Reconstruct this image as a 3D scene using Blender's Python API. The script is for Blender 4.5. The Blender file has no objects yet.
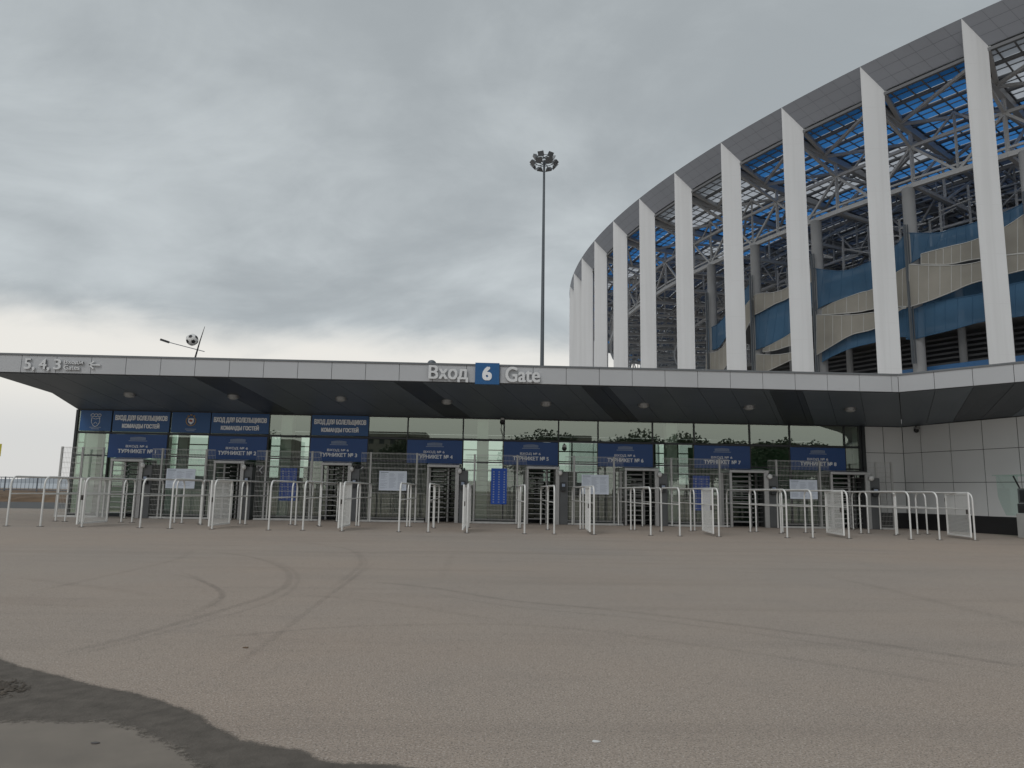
import bpy, bmesh, math, random
import numpy as np
from mathutils import Vector, Matrix
random.seed(7)
sc = bpy.context.scene
COL = sc.collection
R = math.radians

# ------------------------------------------------------------------ camera
F, CX, CY, HC = 722., 512., 384., 1.25
yw, pt, rl = R(2.2), R(8.43), R(0.97)
cf = np.array([math.sin(yw)*math.cos(pt), math.cos(yw)*math.cos(pt), math.sin(pt)])
r0 = np.cross(cf, [0, 0, 1.]); r0 /= np.linalg.norm(r0)
u0 = np.cross(r0, cf)
cr = r0*math.cos(rl)+u0*math.sin(rl)
cu = -r0*math.sin(rl)+u0*math.cos(rl)
cam = bpy.data.cameras.new('camera'); camo = bpy.data.objects.new('camera', cam); COL.objects.link(camo)
camo.matrix_world = Matrix(((cr[0], cu[0], -cf[0], 0), (cr[1], cu[1], -cf[1], 0), (cr[2], cu[2], -cf[2], HC), (0, 0, 0, 1)))
cam.sensor_width = 36; cam.lens = F/1024*36; cam.clip_start = .1; cam.clip_end = 12000
sc.camera = camo

def ray(x, y): return cf+cr*(x-CX)/F-cu*(y-CY)/F
def onY(x, y, Y):                 # point of a wall plane Y = const seen at a photo pixel
    d = ray(x, y); t = Y/d[1]; return np.array([0, 0, HC])+t*d
def onZ(x, y, z=0.):
    d = ray(x, y); t = (z-HC)/d[2]; return np.array([0, 0, HC])+t*d
def X_at(x, Y, y=480): return float(onY(x, y, Y)[0])

# ------------------------------------------------------------------ materials
def mat(name, col, rough=.6, metal=0., var=.08, scale=3., spec=.5, bump=0., bscale=60.):
    m = bpy.data.materials.new(name); m.use_nodes = True
    nt = m.node_tree; b = nt.nodes['Principled BSDF']
    b.inputs['Roughness'].default_value = rough; b.inputs['Metallic'].default_value = metal
    b.inputs['Specular IOR Level'].default_value = spec
    tc = nt.nodes.new('ShaderNodeTexCoord')
    n = nt.nodes.new('ShaderNodeTexNoise'); n.inputs['Scale'].default_value = scale; n.inputs['Detail'].default_value = 6
    nt.links.new(tc.outputs['Object'], n.inputs['Vector'])
    mx = nt.nodes.new('ShaderNodeMix'); mx.data_type = 'RGBA'
    mx.inputs['A'].default_value = (*[c*(1-var*1.6) for c in col], 1)
    mx.inputs['B'].default_value = (*[min(1, c*(1+var*1.6)) for c in col], 1)
    nt.links.new(n.outputs['Fac'], mx.inputs['Factor'])
    nt.links.new(mx.outputs['Result'], b.inputs['Base Color'])
    if bump:
        n2 = nt.nodes.new('ShaderNodeTexNoise'); n2.inputs['Scale'].default_value = bscale; n2.inputs['Detail'].default_value = 4
        nt.links.new(tc.outputs['Object'], n2.inputs['Vector'])
        bp = nt.nodes.new('ShaderNodeBump'); bp.inputs['Strength'].default_value = bump; bp.inputs['Distance'].default_value = .02
        nt.links.new(n2.outputs['Fac'], bp.inputs['Height']); nt.links.new(bp.outputs['Normal'], b.inputs['Normal'])
    return m

M = {}
M['panel'] = mat('fascia_panel', (.45, .46, .475), .45, .0, .05, .5)
M['panel_cap'] = mat('fascia_cap', (.16, .17, .18), .4, .3)
M['joint'] = mat('panel_joint', (.04, .042, .045), .8)
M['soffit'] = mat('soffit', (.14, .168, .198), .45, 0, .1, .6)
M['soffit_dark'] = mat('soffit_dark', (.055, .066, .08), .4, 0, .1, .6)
M['frame'] = mat('window_frame', (.02, .024, .028), .4)
M['wall_r'] = mat('wall_cladding', (.67, .68, .68), .5, .0, .07, .4)
M['plinth'] = mat('granite_plinth', (.022, .022, .024), .35)
M['roofing'] = mat('roofing', (.12, .12, .12), .9)
M['blue'] = mat('sign_blue', (.018, .075, .25), .45, 0, .05)
M['blue_up'] = mat('sign_blue_dark', (.019, .092, .255), .4, 0, .05)
M['poster'] = mat('poster_blue', (.014, .085, .45), .5, 0, .05)
M['letter'] = mat('lettering_white', (.82, .83, .85), .5, 0, .03)
M['letter_dim'] = mat('lettering_dim', (.30, .36, .47), .5, 0, .03)
M['fascia_letter'] = mat('fascia_letter', (.66, .67, .68), .4, .0, .03)
M['plate_blue'] = mat('plate_blue', (.012, .10, .27), .4, 0, .03)
M['gold'] = mat('crest_gold', (.42, .28, .15), .5, 0, .1)
M['crest_red'] = mat('crest_red', (.35, .07, .05), .5)
M['galv'] = mat('galvanised_steel', (.52, .52, .51), .42, .25, .12, 6.)
M['barrier'] = mat('barrier_paint', (.70, .70, .68), .42, .1, .1, 5.)
M['gatewhite'] = mat('gate_paint', (.78, .78, .76), .45, 0, .06, 5.)
M['foot'] = mat('foot_plate', (.10, .09, .085), .6, .3)
M['darksteel'] = mat('dark_steel', (.045, .047, .05), .45, .3)
M['cabinet'] = mat('turnstile_cabinet', (.12, .125, .13), .45, .3)
M['steel'] = mat('turnstile_steel', (.42, .42, .42), .35, .5, .1, 8.)
M['white'] = mat('white_plastic', (.75, .75, .74), .4)
M['paper'] = mat('notice_paper', (.72, .78, .88), .5, 0, .03)
M['print'] = mat('notice_print', (.30, .34, .42), .6)
M['lampglass'] = mat('lamp_glass', (.36, .37, .37), .2)
M['lamprim'] = mat('lamp_rim', (.3, .3, .3), .4, .5)
M['cctv'] = mat('camera_black', (.02, .02, .022), .4)
M['mast'] = mat('mast_steel', (.115, .13, .145), .5, .4, .1, 1.)
M['flens'] = mat('floodlight_lens', (.16, .17, .18), .25)
M['flood'] = mat('floodlight_case', (.17, .18, .19), .5, .3)
M['ballw'] = mat('ball_white', (.75, .75, .74), .5)
M['ballb'] = mat('ball_black', (.015, .015, .017), .5)
M['fin'] = mat('column_cladding', (.73, .74, .75), .55, 0, .04, .15)
def fin_mat():
    m = M['fin']; nt = m.node_tree; b = nt.nodes['Principled BSDF']; L = nt.links.new
    old = b.inputs['Base Color'].links[0].from_socket
    tc = nt.nodes.new('ShaderNodeTexCoord'); mp = nt.nodes.new('ShaderNodeMapping'); mp.inputs['Scale'].default_value = (1.6, 1.6, .045); L(tc.outputs['Object'], mp.inputs[0])
    n = nt.nodes.new('ShaderNodeTexNoise'); n.inputs['Scale'].default_value = 1; n.inputs['Detail'].default_value = 7; L(mp.outputs[0], n.inputs['Vector'])
    sp_ = nt.nodes.new('ShaderNodeSeparateXYZ'); L(tc.outputs['Object'], sp_.inputs[0])
    md = nt.nodes.new('ShaderNodeMath'); md.operation = 'MODULO'; md.inputs[1].default_value = 4.5; L(sp_.outputs['Z'], md.inputs[0])
    lt_ = nt.nodes.new('ShaderNodeMath'); lt_.operation = 'LESS_THAN'; lt_.inputs[1].default_value = .05; L(md.outputs[0], lt_.inputs[0])
    r = nt.nodes.new('ShaderNodeMapRange'); r.inputs['From Min'].default_value = .45; r.inputs['From Max'].default_value = .75; r.inputs['To Max'].default_value = .22; L(n.outputs['Fac'], r.inputs['Value'])
    mx = nt.nodes.new('ShaderNodeMath'); mx.operation = 'MAXIMUM'
    sc_ = nt.nodes.new('ShaderNodeMath'); sc_.operation = 'MULTIPLY'; sc_.inputs[1].default_value = .14; L(lt_.outputs[0], sc_.inputs[0]); L(sc_.outputs[0], mx.inputs[0]); L(r.outputs[0], mx.inputs[1])
    c = nt.nodes.new('ShaderNodeMix'); c.data_type = 'RGBA'; L(mx.outputs[0], c.inputs['Factor']); L(old, c.inputs['A']); c.inputs['B'].default_value = (.42, .42, .41, 1); L(c.outputs['Result'], b.inputs['Base Color'])
fin_mat()
M['ring'] = mat('ring_cladding', (.325, .345, .39), .5, .0, .05, .2)
M['truss'] = mat('truss_steel', (.45, .455, .46), .5, .1, .08, .5)
M['lattice'] = mat('roof_lattice', (.36, .385, .41), .6)
M['trussd'] = mat('roof_purlin', (.16, .165, .175), .6)
M['pillar'] = mat('pillar_concrete', (.30, .305, .31), .75, 0, .1, .5)
M['slab'] = mat('concourse_slab', (.20, .205, .21), .8)
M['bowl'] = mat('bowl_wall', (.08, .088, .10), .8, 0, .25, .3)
M['louver'] = mat('louver', (.13, .135, .145), .6)
M['bluepara'] = mat('parapet_blue', (.03, .12, .28), .5)
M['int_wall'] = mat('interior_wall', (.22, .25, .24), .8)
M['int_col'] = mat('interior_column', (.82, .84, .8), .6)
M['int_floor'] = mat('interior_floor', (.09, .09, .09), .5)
M['rail'] = mat('railing_paint', (.12, .14, .17), .5, .2)
M['yellow'] = mat('sign_yellow', (.55, .48, .05), .5)
M['kiosk'] = mat('kiosk_grey', (.34, .34, .33), .5)
M['hill'] = mat('far_bank_hazed', (.30, .325, .35), 1., 0, .3, .004)  # haze of distance put into the base colour as pale grey-blue
M['river'] = mat('river_water', (.40, .43, .46), .7, 0, .15, .01)
M['road'] = mat('road_asphalt', (.075, .078, .08), .9, 0, .15, .8)
M['berm'] = mat('dry_bank', (.15, .105, .07), 1., 0, .45, 1.2, .2, .5, 4)
M['brick1'] = mat('block_wall', (.28, .26, .24), .9)
M['blockwin'] = mat('block_window', (.03, .035, .045), .3)
M['leaf'] = mat('leaf_dark', (.10, .125, .085), .8, 0, .3, 3)
M['bark'] = mat('bark', (.06, .045, .035), .9)

def glass_mat(name, tint, refl, rough=.0, ior=1.5, base=.0):
    m = bpy.data.materials.new(name); m.use_nodes = True; nt = m.node_tree
    for n in list(nt.nodes): nt.nodes.remove(n)
    out = nt.nodes.new('ShaderNodeOutputMaterial')
    tr = nt.nodes.new('ShaderNodeBsdfTransparent'); tr.inputs['Color'].default_value = (*tint, 1)
    gl = nt.nodes.new('ShaderNodeBsdfGlossy'); gl.inputs['Roughness'].default_value = rough; gl.inputs['Color'].default_value = (*refl, 1)
    lw = nt.nodes.new('ShaderNodeLayerWeight'); lw.inputs['Blend'].default_value = .5
    pw = nt.nodes.new('ShaderNodeMath'); pw.operation = 'POWER'; pw.inputs[1].default_value = 5; nt.links.new(lw.outputs['Facing'], pw.inputs[0])
    fr = nt.nodes.new('ShaderNodeMath'); fr.operation = 'MULTIPLY_ADD'; fr.inputs[1].default_value = .95; fr.inputs[2].default_value = ((ior-1)/(ior+1))**2; nt.links.new(pw.outputs[0], fr.inputs[0])
    ma = nt.nodes.new('ShaderNodeMath'); ma.operation = 'ADD'; ma.use_clamp = True; ma.inputs[1].default_value = base
    mx = nt.nodes.new('ShaderNodeMixShader')
    nt.links.new(fr.outputs[0], ma.inputs[0]); nt.links.new(ma.outputs[0], mx.inputs[0])
    nt.links.new(tr.outputs[0], mx.inputs[1]); nt.links.new(gl.outputs[0], mx.inputs[2]); nt.links.new(mx.outputs[0], out.inputs[0])
    return m
M['glass'] = glass_mat('facade_glass', (.70, .82, .74), (.72, .80, .70), .0, 1.5, .28)
M['backglass'] = glass_mat('rear_glass', (.80, .90, .84), (.8, .85, .8), .0, 1.45, .0)
M['kioskglass'] = glass_mat('kiosk_glass', (.88, .95, .925), (.8, .9, .85), .02, 1.45, .0)

def translucent_mat(name, col, tcol, ft):
    m = bpy.data.materials.new(name); m.use_nodes = True; nt = m.node_tree
    for n in list(nt.nodes): nt.nodes.remove(n)
    out = nt.nodes.new('ShaderNodeOutputMaterial')
    d = nt.nodes.new('ShaderNodeBsdfDiffuse'); d.inputs[0].default_value = (*col, 1)
    t = nt.nodes.new('ShaderNodeBsdfTranslucent')
    tc = nt.nodes.new('ShaderNodeTexCoord'); n = nt.nodes.new('ShaderNodeTexNoise'); n.inputs['Scale'].default_value = .4; n.inputs['Detail'].default_value = 4
    nt.links.new(tc.outputs['Object'], n.inputs['Vector'])
    mc = nt.nodes.new('ShaderNodeMix'); mc.data_type = 'RGBA'
    mc.inputs['A'].default_value = (*[c*.8 for c in tcol], 1); mc.inputs['B'].default_value = (*[min(1, c*1.2) for c in tcol], 1)
    nt.links.new(n.outputs['Fac'], mc.inputs['Factor']); nt.links.new(mc.outputs['Result'], t.inputs[0])
    mx = nt.nodes.new('ShaderNodeMixShader'); mx.inputs[0].default_value = ft
    nt.links.new(d.outputs[0], mx.inputs[1]); nt.links.new(t.outputs[0], mx.inputs[2]); nt.links.new(mx.outputs[0], out.inputs[0])
    return m
M['roofblue'] = translucent_mat('roof_blue', (.02, .06, .2), (.05, .21, .52), .88)
M['roofdark'] = translucent_mat('roof_dark', (.12, .13, .15), (.035, .05, .085), .6)
M['roofwhite'] = translucent_mat('roof_white', (.4, .4, .4), (.54, .56, .60), .85)

def net_mat(name, col, alpha):
    m = bpy.data.materials.new(name); m.use_nodes = True; nt = m.node_tree
    for n in list(nt.nodes): nt.nodes.remove(n)
    out = nt.nodes.new('ShaderNodeOutputMaterial')
    d = nt.nodes.new('ShaderNodeBsdfDiffuse')
    tc = nt.nodes.new('ShaderNodeTexCoord'); n = nt.nodes.new('ShaderNodeTexNoise'); n.inputs['Scale'].default_value = .35; n.inputs['Detail'].default_value = 5
    nt.links.new(tc.outputs['Object'], n.inputs['Vector'])
    mc = nt.nodes.new('ShaderNodeMix'); mc.data_type = 'RGBA'
    mc.inputs['A'].default_value = (*[c*.78 for c in col], 1); mc.inputs['B'].default_value = (*[c*1.2 for c in col], 1)
    nt.links.new(n.outputs['Fac'], mc.inputs['Factor']); nt.links.new(mc.outputs['Result'], d.inputs[0])
    tl = nt.nodes.new('ShaderNodeBsdfTranslucent'); nt.links.new(mc.outputs['Result'], tl.inputs[0])
    m1 = nt.nodes.new('ShaderNodeMixShader'); m1.inputs[0].default_value = .35
    nt.links.new(d.outputs[0], m1.inputs[1]); nt.links.new(tl.outputs[0], m1.inputs[2])
    tr = nt.nodes.new('ShaderNodeBsdfTransparent')
    mx = nt.nodes.new('ShaderNodeMixShader')
    n3 = nt.nodes.new('ShaderNodeTexNoise'); n3.inputs['Scale'].default_value = .22; n3.inputs['Detail'].default_value = 3; nt.links.new(tc.outputs['Object'], n3.inputs['Vector'])
    r3 = nt.nodes.new('ShaderNodeMapRange'); r3.inputs['From Min'].default_value = .3; r3.inputs['From Max'].default_value = .7; r3.inputs['To Min'].default_value = alpha-.12; r3.inputs['To Max'].default_value = min(1, alpha+.12); nt.links.new(n3.outputs['Fac'], r3.inputs['Value']); nt.links.new(r3.outputs[0], mx.inputs[0])
    nt.links.new(tr.outputs[0], mx.inputs[1]); nt.links.new(m1.outputs[0], mx.inputs[2]); nt.links.new(mx.outputs[0], out.inputs[0])
    return m
M['netblue'] = net_mat('blue_net', (.105, .215, .35), .74)
M['netbeige'] = net_mat('beige_net', (.46, .435, .38), .9)
M['netedge'] = mat('net_edge', (.44, .44, .42), .6)

# ------------------------------------------------------------------ mesh builder
class MB:
    def __init__(s): s.v = []; s.f = []; s.sm = []
    def add(s, vs, fs, smooth=False):
        o = len(s.v); s.v += [tuple(map(float, p)) for p in vs]
        s.f += [tuple(i+o for i in f) for f in fs]; s.sm += [smooth]*len(fs); return s
    def quad(s, a, b, c, d): return s.add([a, b, c, d], [(0, 1, 2, 3)])
    def box(s, x0, x1, y0, y1, z0, z1):
        return s.add([(x0, y0, z0), (x1, y0, z0), (x1, y1, z0), (x0, y1, z0), (x0, y0, z1), (x1, y0, z1), (x1, y1, z1), (x0, y1, z1)],
                     [(0, 3, 2, 1), (4, 5, 6, 7), (0, 1, 5, 4), (1, 2, 6, 5), (2, 3, 7, 6), (3, 0, 4, 7)])
    def bar(s, p, q, w, h=None, up=(0, 0, 1)):
        h = h or w; p = Vector(p); q = Vector(q); d = (q-p).normalized(); up = Vector(up)
        if abs(d.dot(up)) > .98: up = Vector((0, 1, 0))
        a = d.cross(up).normalized()*(w/2); b = a.cross(d).normalized()*(h/2)
        vs = [p-a-b, p+a-b, p+a+b, p-a+b, q-a-b, q+a-b, q+a+b, q-a+b]
        return s.add(vs, [(0, 1, 2, 3), (7, 6, 5, 4), (0, 4, 5, 1), (1, 5, 6, 2), (2, 6, 7, 3), (3, 7, 4, 0)])
    def tube(s, pts, r, n=8, cap=True, r2=None):
        pts = [Vector(p) for p in pts]; N = len(pts); vs = []; fs = []
        ref = None
        for i, p in enumerate(pts):
            d = (pts[min(i+1, N-1)]-pts[max(i-1, 0)]).normalized()
            if ref is None:
                ref = Vector((0, 0, 1)) if abs(d.z) < .9 else Vector((1, 0, 0))
            a = ref-d*ref.dot(d)
            if a.length < 1e-4: a = d.orthogonal()
            a.normalize(); ref = a; b = d.cross(a)
            rr = r if r2 is None else r+(r2-r)*i/(N-1)
            for k in range(n):
                t = 2*math.pi*k/n; vs.append(p+a*math.cos(t)*rr+b*math.sin(t)*rr)
        for i in range(N-1):
            for k in range(n):
                k2 = (k+1) % n; fs.append((i*n+k, i*n+k2, (i+1)*n+k2, (i+1)*n+k))
        s.add(vs, fs, True)
        if cap:
            s.add([vs[k] for k in range(n)], [tuple(range(n-1, -1, -1))]); s.add([vs[(N-1)*n+k] for k in range(n)], [tuple(range(n))])
        return s
    def prism(s, poly, ext):            # closed polygon (3D points) pushed along ext
        n = len(poly); e = Vector(ext); a = [Vector(p) for p in poly]; b = [p+e for p in a]
        return s.add(a+b, [tuple(range(n-1, -1, -1)), tuple(range(n, 2*n))]+[(i, (i+1) % n, (i+1) % n+n, i+n) for i in range(n)])
    def disc(s, c, r, n=20, axis='z', h=.02):
        c = Vector(c); pts = []
        for k in range(n):
            t = 2*math.pi*k/n; x, y = math.cos(t)*r, math.sin(t)*r
            pts.append(c+(Vector((x, y, 0)) if axis == 'z' else Vector((x, 0, y))))
        return s.prism(pts, (0, 0, h) if axis == 'z' else (0, h, 0))
    def ball(s, c, r, nu=16, nv=10, zs=1.):
        c = Vector(c); vs = []; fs = []
        for j in range(nv+1):
            ph = math.pi*j/nv
            for i in range(nu):
                th = 2*math.pi*i/nu; vs.append(c+Vector((r*math.sin(ph)*math.cos(th), r*math.sin(ph)*math.sin(th), r*zs*math.cos(ph))))
        for j in range(nv):
            for i in range(nu):
                i2 = (i+1) % nu; fs.append((j*nu+i, (j+1)*nu+i, (j+1)*nu+i2, j*nu+i2))
        return s.add(vs, fs, True)
    def build(s, name, m, parent=None, bevel=0):
        me = bpy.data.meshes.new(name); me.from_pydata(s.v, [], s.f); me.update()
        bm = bmesh.new(); bm.from_mesh(me)
        bmesh.ops.recalc_face_normals(bm, faces=bm.faces); bm.to_mesh(me); bm.free()
        me.polygons.foreach_set('use_smooth', s.sm[:len(me.polygons)])
        me.materials.append(m if not isinstance(m, str) else M[m])
        o = bpy.data.objects.new(name, me); COL.objects.link(o)
        if parent: o.parent = parent
        if bevel:
            b = o.modifiers.new('bevel', 'BEVEL'); b.width = bevel; b.segments = 2; b.limit_method = 'ANGLE'
        return o
def tag(o, label, cat, group=None):
    o['label'] = label; o['category'] = cat
    if group: o['group'] = group
    return o
def thing(name, label, cat, loc=(0, 0, 0), group=None, rz=0):
    o = bpy.data.objects.new(name, None); COL.objects.link(o); o.location = [float(v) for v in loc]; o.rotation_euler = (0, 0, rz)
    o.empty_display_size = .2
    return tag(o, label, cat, group)
def structure(o, kind='structure'): o['kind'] = kind; return o
def copy_tree(o, parent=None):
    c = o.copy(); COL.objects.link(c); c.parent = parent
    for ch in [x for x in COL.objects if x.parent == o]: copy_tree(ch, c)
    return c
def text_mesh(name, body, m, parent, x0, x1, z0, z1, y, depth=.006, bold=0., squash=None):
    """raised lettering on a wall facing -Y; fills the rectangle x0..x1, z0..z1 (local to parent)"""
    cu_ = bpy.data.curves.new(name, 'FONT'); cu_.body = body; cu_.extrude = depth; cu_.size = 1
    to = bpy.data.objects.new(name, cu_); COL.objects.link(to)
    bpy.context.view_layer.update()
    dg = bpy.context.evaluated_depsgraph_get()
    me0 = bpy.data.meshes.new_from_object(to.evaluated_get(dg)); COL.objects.unlink(to); bpy.data.objects.remove(to)
    n = len(me0.vertices); co = np.empty(n*3); me0.vertices.foreach_get('co', co); co = co.reshape(-1, 3)
    fcs = [tuple(p.vertices) for p in me0.polygons]; bpy.data.meshes.remove(me0)
    mn = co.min(0); mx = co.max(0); bold = bold*(z1-z0)
    out = np.empty_like(co)
    out[:, 0] = x0+bold+(co[:, 0]-mn[0])/(mx[0]-mn[0])*(x1-x0-2*bold)
    out[:, 2] = z0+bold*.6+(co[:, 1]-mn[1])/(mx[1]-mn[1])*(z1-z0-1.2*bold)
    out[:, 1] = y-co[:, 2]-depth
    b = MB()
    shifts = [(0, 0)] if not bold else [(-1, -.6), (1, -.6), (1, .6), (-1, .6), (0, 0)]
    for q, (dx, dz) in enumerate(shifts):
        b.add(out+np.array([dx*bold, -q*.0006, dz*bold]), fcs)
    return b.build(name, m, parent)

# ------------------------------------------------------------------ ground
def ground_material():
    m = bpy.data.materials.new('plaza_asphalt'); m.use_nodes = True; nt = m.node_tree; b = nt.nodes['Principled BSDF']
    L = nt.links.new; N = nt.nodes.new
    tc = N('ShaderNodeTexCoord')
    def noise(sc_, det=6, rough=.55, w=0):
        n = N('ShaderNodeTexNoise'); n.inputs['Scale'].default_value = sc_; n.inputs['Detail'].default_value = det; n.inputs['Roughness'].default_value = rough
        mp = N('ShaderNodeMapping'); mp.inputs['Location'].default_value = (w, w*1.7, 0); L(tc.outputs['Object'], mp.inputs['Vector']); L(mp.outputs[0], n.inputs['Vector']); return n.outputs['Fac']
    def ramp(fac, lo, hi):
        r = N('ShaderNodeMapRange'); r.inputs['From Min'].default_value = lo; r.inputs['From Max'].default_value = hi; L(fac, r.inputs['Value']); return r.outputs[0]
    def mix(f, a, c):
        x = N('ShaderNodeMix'); x.data_type = 'RGBA'
        if isinstance(f, float): x.inputs['Factor'].default_value = f
        else: L(f, x.inputs['Factor'])
        for k, v in (('A', a), ('B', c)):
            if isinstance(v, tuple): x.inputs[k].default_value = (*v, 1)
            else: L(v, x.inputs[k])
        return x.outputs['Result']
    def mul(a, c):
        x = N('ShaderNodeMath'); x.operation = 'MULTIPLY'
        for k, v in ((0, a), (1, c)):
            if isinstance(v, float): x.inputs[k].default_value = v
            else: L(v, x.inputs[k])
        return x.outputs[0]
    base = mix(ramp(noise(.09, 5, .6), .36, .64), GR_A, GR_B)
    base = mix(mul(ramp(noise(.35, 8, .65, 3), .45, .8), .5), base, GR_C)
    base = mix(mul(ramp(noise(1.6, 8, .7, 8), .5, .85), .35), base, GR_D)
    # aggregate speckle at two sizes
    sp = ramp(noise(55, 3, .8, 5), .38, .62)
    dk = ramp(noise(85, 3, .75, 11), .50, .64)
    base = mix(mul(dk, .78), base, (.085, .074, .066))
    d2 = ramp(noise(16, 6, .8, 31), .5, .7)
    base = mix(mul(d2, .42), base, (.14, .12, .105))
    lt = ramp(noise(75, 3, .7, 21), .54, .68)
    base = mix(mul(lt, .75), base, (.60, .54, .49))
    # worn lengthwise streaks left by sweeping and traffic
    st = N('ShaderNodeTexNoise'); st.inputs['Scale'].default_value = 1.; st.inputs['Detail'].default_value = 5
    mp = N('ShaderNodeMapping'); mp.inputs['Scale'].default_value = (.12, 1.4, 1); mp.inputs['Rotation'].default_value = (0, 0, R(-9))
    L(tc.outputs['Object'], mp.inputs['Vector']); L(mp.outputs[0], st.inputs['Vector'])
    base = mix(mul(ramp(st.outputs['Fac'], .5, .8), .28), base, (.15, .13, .115))
    L(base, b.inputs['Base Color']); b.inputs['Roughness'].default_value = .92; b.inputs['Specular IOR Level'].default_value = .25
    bp = N('ShaderNodeBump'); bp.inputs['Strength'].default_value = .2; bp.inputs['Distance'].default_value = .006
    L(noise(90, 3, .7, 2), bp.inputs['Height']); L(bp.outputs[0], b.inputs['Normal'])
    return m
GR_A, GR_B, GR_C, GR_D = (.375, .303, .247), (.325, .289, .255), (.41, .345, .285), (.25, .22, .195)
M['ground'] = ground_material()
g = MB(); g.quad((-6000, -900, 0), (6000, -900, 0), (6000, 7000, 0), (-6000, 7000, 0))
structure(g.build('ground', 'ground'))
# road, bank, river, far bank on the left
def lpoly(name, pts, z, m, mat_):
    b = MB(); b.add([(p[0], p[1], z) for p in pts], [tuple(range(len(pts)))]); return structure(b.build(name, mat_))
lpoly('road', [(-160, 37), (-8, 37), (-8, 49.6), (-160, 49.6)], .004, None, 'road')
bk = MB(); nb = 160
for i in range(nb):
    xa = -200+i*200/nb; xb = xa+200/nb
    def prof(x):
        w = .08*math.sin(x*.7)+.06*math.sin(x*1.9+1)+.05*math.sin(x*4.1)
        return [(x, 49.5+w*3, .0), (x, 50.2+w*2, .28+w*.5), (x, 53, .5+w*.6), (x, 58, .62), (x, 80, .6), (x, 84, .0)]
    A, B = prof(xa), prof(xb)
    for k in range(5): bk.quad(A[k], B[k], B[k+1], A[k+1])
structure(bk.build('grass_bank', 'berm'))
lpoly('river', [(-5000, 170), (900, 170), (900, 3000), (-5000, 3000)], .03, None, 'river')
hl = MB(); rr = random.Random(3)
px_ = [-5200+i*60 for i in range(120)]
hz = [16+9*math.sin(i*.11)+6*math.sin(i*.31+2)+rr.random()*5 for i in range(120)]
for i in range(119):
    a, b_ = px_[i], px_[i+1]
    hl.quad((a, 3000, .02), (b_, 3000, .02), (b_, 3060, hz[i+1]), (a, 3060, hz[i])); hl.quad((a, 3060, hz[i]), (b_, 3060, hz[i+1]), (b_, 3600, hz[i+1]*.9), (a, 3600, hz[i]*.9))
structure(hl.build('far_hills', 'hill'))

# tyre marks: worn dark bands on the asphalt
def tm_mat():
    m = bpy.data.materials.new('tyre_mark'); m.use_nodes = True; nt = m.node_tree
    b = nt.nodes['Principled BSDF']; b.inputs['Base Color'].default_value = (.055, .05, .046, 1); b.inputs['Roughness'].default_value = .9
    at = nt.nodes.new('ShaderNodeAttribute'); at.attribute_name = 'wear'
    tc = nt.nodes.new('ShaderNodeTexCoord'); n = nt.nodes.new('ShaderNodeTexNoise'); n.inputs['Scale'].default_value = 5; n.inputs['Detail'].default_value = 10; n.inputs['Roughness'].default_value = .85
    nt.links.new(tc.outputs['Object'], n.inputs['Vector'])
    rp = nt.nodes.new('ShaderNodeMapRange'); rp.inputs['From Min'].default_value = .3; rp.inputs['From Max'].default_value = .75; nt.links.new(n.outputs['Fac'], rp.inputs['Value'])
    mu = nt.nodes.new('ShaderNodeMath'); mu.operation = 'MULTIPLY'; nt.links.new(at.outputs['Fac'], mu.inputs[0]); nt.links.new(rp.outputs[0], mu.inputs[1])
    nt.links.new(mu.outputs[0], b.inputs['Alpha']); return m
M['tyre'] = tm_mat()
def smooth_path(pts, n=10):
    out = []; P = [np.array(p) for p in pts]; P = [2*P[0]-P[1]]+P+[2*P[-1]-P[-2]]
    for i in range(1, len(P)-2):
        for k in range(n):
            t = k/n; a, b, c, d = P[i-1:i+3]
            out.append(.5*((2*b)+(-a+c)*t+(2*a-5*b+4*c-d)*t*t+(-a+3*b-3*c+d)*t**3))
    out.append(P[-2]); return out
tv, tf, tw = [], [], []
def mark(px, w, s, z=.004):
    pts = smooth_path([onZ(x, y, 0)[:2] for x, y in px]); n = len(pts)
    for i, p in enumerate(pts):
        d = pts[min(i+1, n-1)]-pts[max(i-1, 0)]; d = d/np.linalg.norm(d); a = np.array([-d[1], d[0]])
        e = min(1, min(i, n-1-i)/6)
        for k, ww in ((-1, 0), (-.45, 1), (.45, 1), (1, 0)):
            q = p+a*k*w*.36; tv.append((float(q[0]), float(q[1]), z)); tw.append(ww*s*e*.38)
    o = len(tv)-4*n
    for i in range(n-1):
        for k in range(3): tf.append((o+i*4+k, o+i*4+k+1, o+i*4+k+5, o+i*4+k+4))
mark([(50, 657), (120, 640), (190, 620), (240, 605), (270, 595), (288, 583), (285, 570), (255, 558), (200, 550)], .17, .5, .0040)
mark([(175, 622), (215, 602), (222, 592), (200, 580), (185, 573)], .14, .45, .0042)
mark([(330, 590), (352, 573), (361, 562), (350, 550), (315, 544), (280, 541)], .15, .42, .0044)
mark([(195, 640), (270, 633), (350, 627), (430, 625), (512, 625), (600, 632), (700, 646), (850, 668), (1010, 695)], .16, .36, .0046)
mark([(285, 594), (380, 602), (450, 613), (512, 622)], .2, .3, .0048)
mark([(350, 580), (430, 588), (512, 601), (600, 609), (702, 621), (780, 631), (862, 642), (960, 657), (1060, 673)], .2, .5, .0050)
mark([(420, 592), (512, 607), (620, 617), (702, 627), (862, 650), (1060, 682)], .14, .34, .0052)
mark([(820, 575), (880, 588), (940, 603), (1000, 618), (1060, 634)], .3, .3, .0054)
mark([(0, 576), (60, 583), (130, 592), (160, 598)], .3, .24, .0056)
mark([(0, 604), (60, 606), (120, 608)], .18, .3, .0058)
mark([(10, 597), (90, 580), (175, 560), (195, 549)], .2, .3, .0060)
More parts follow.
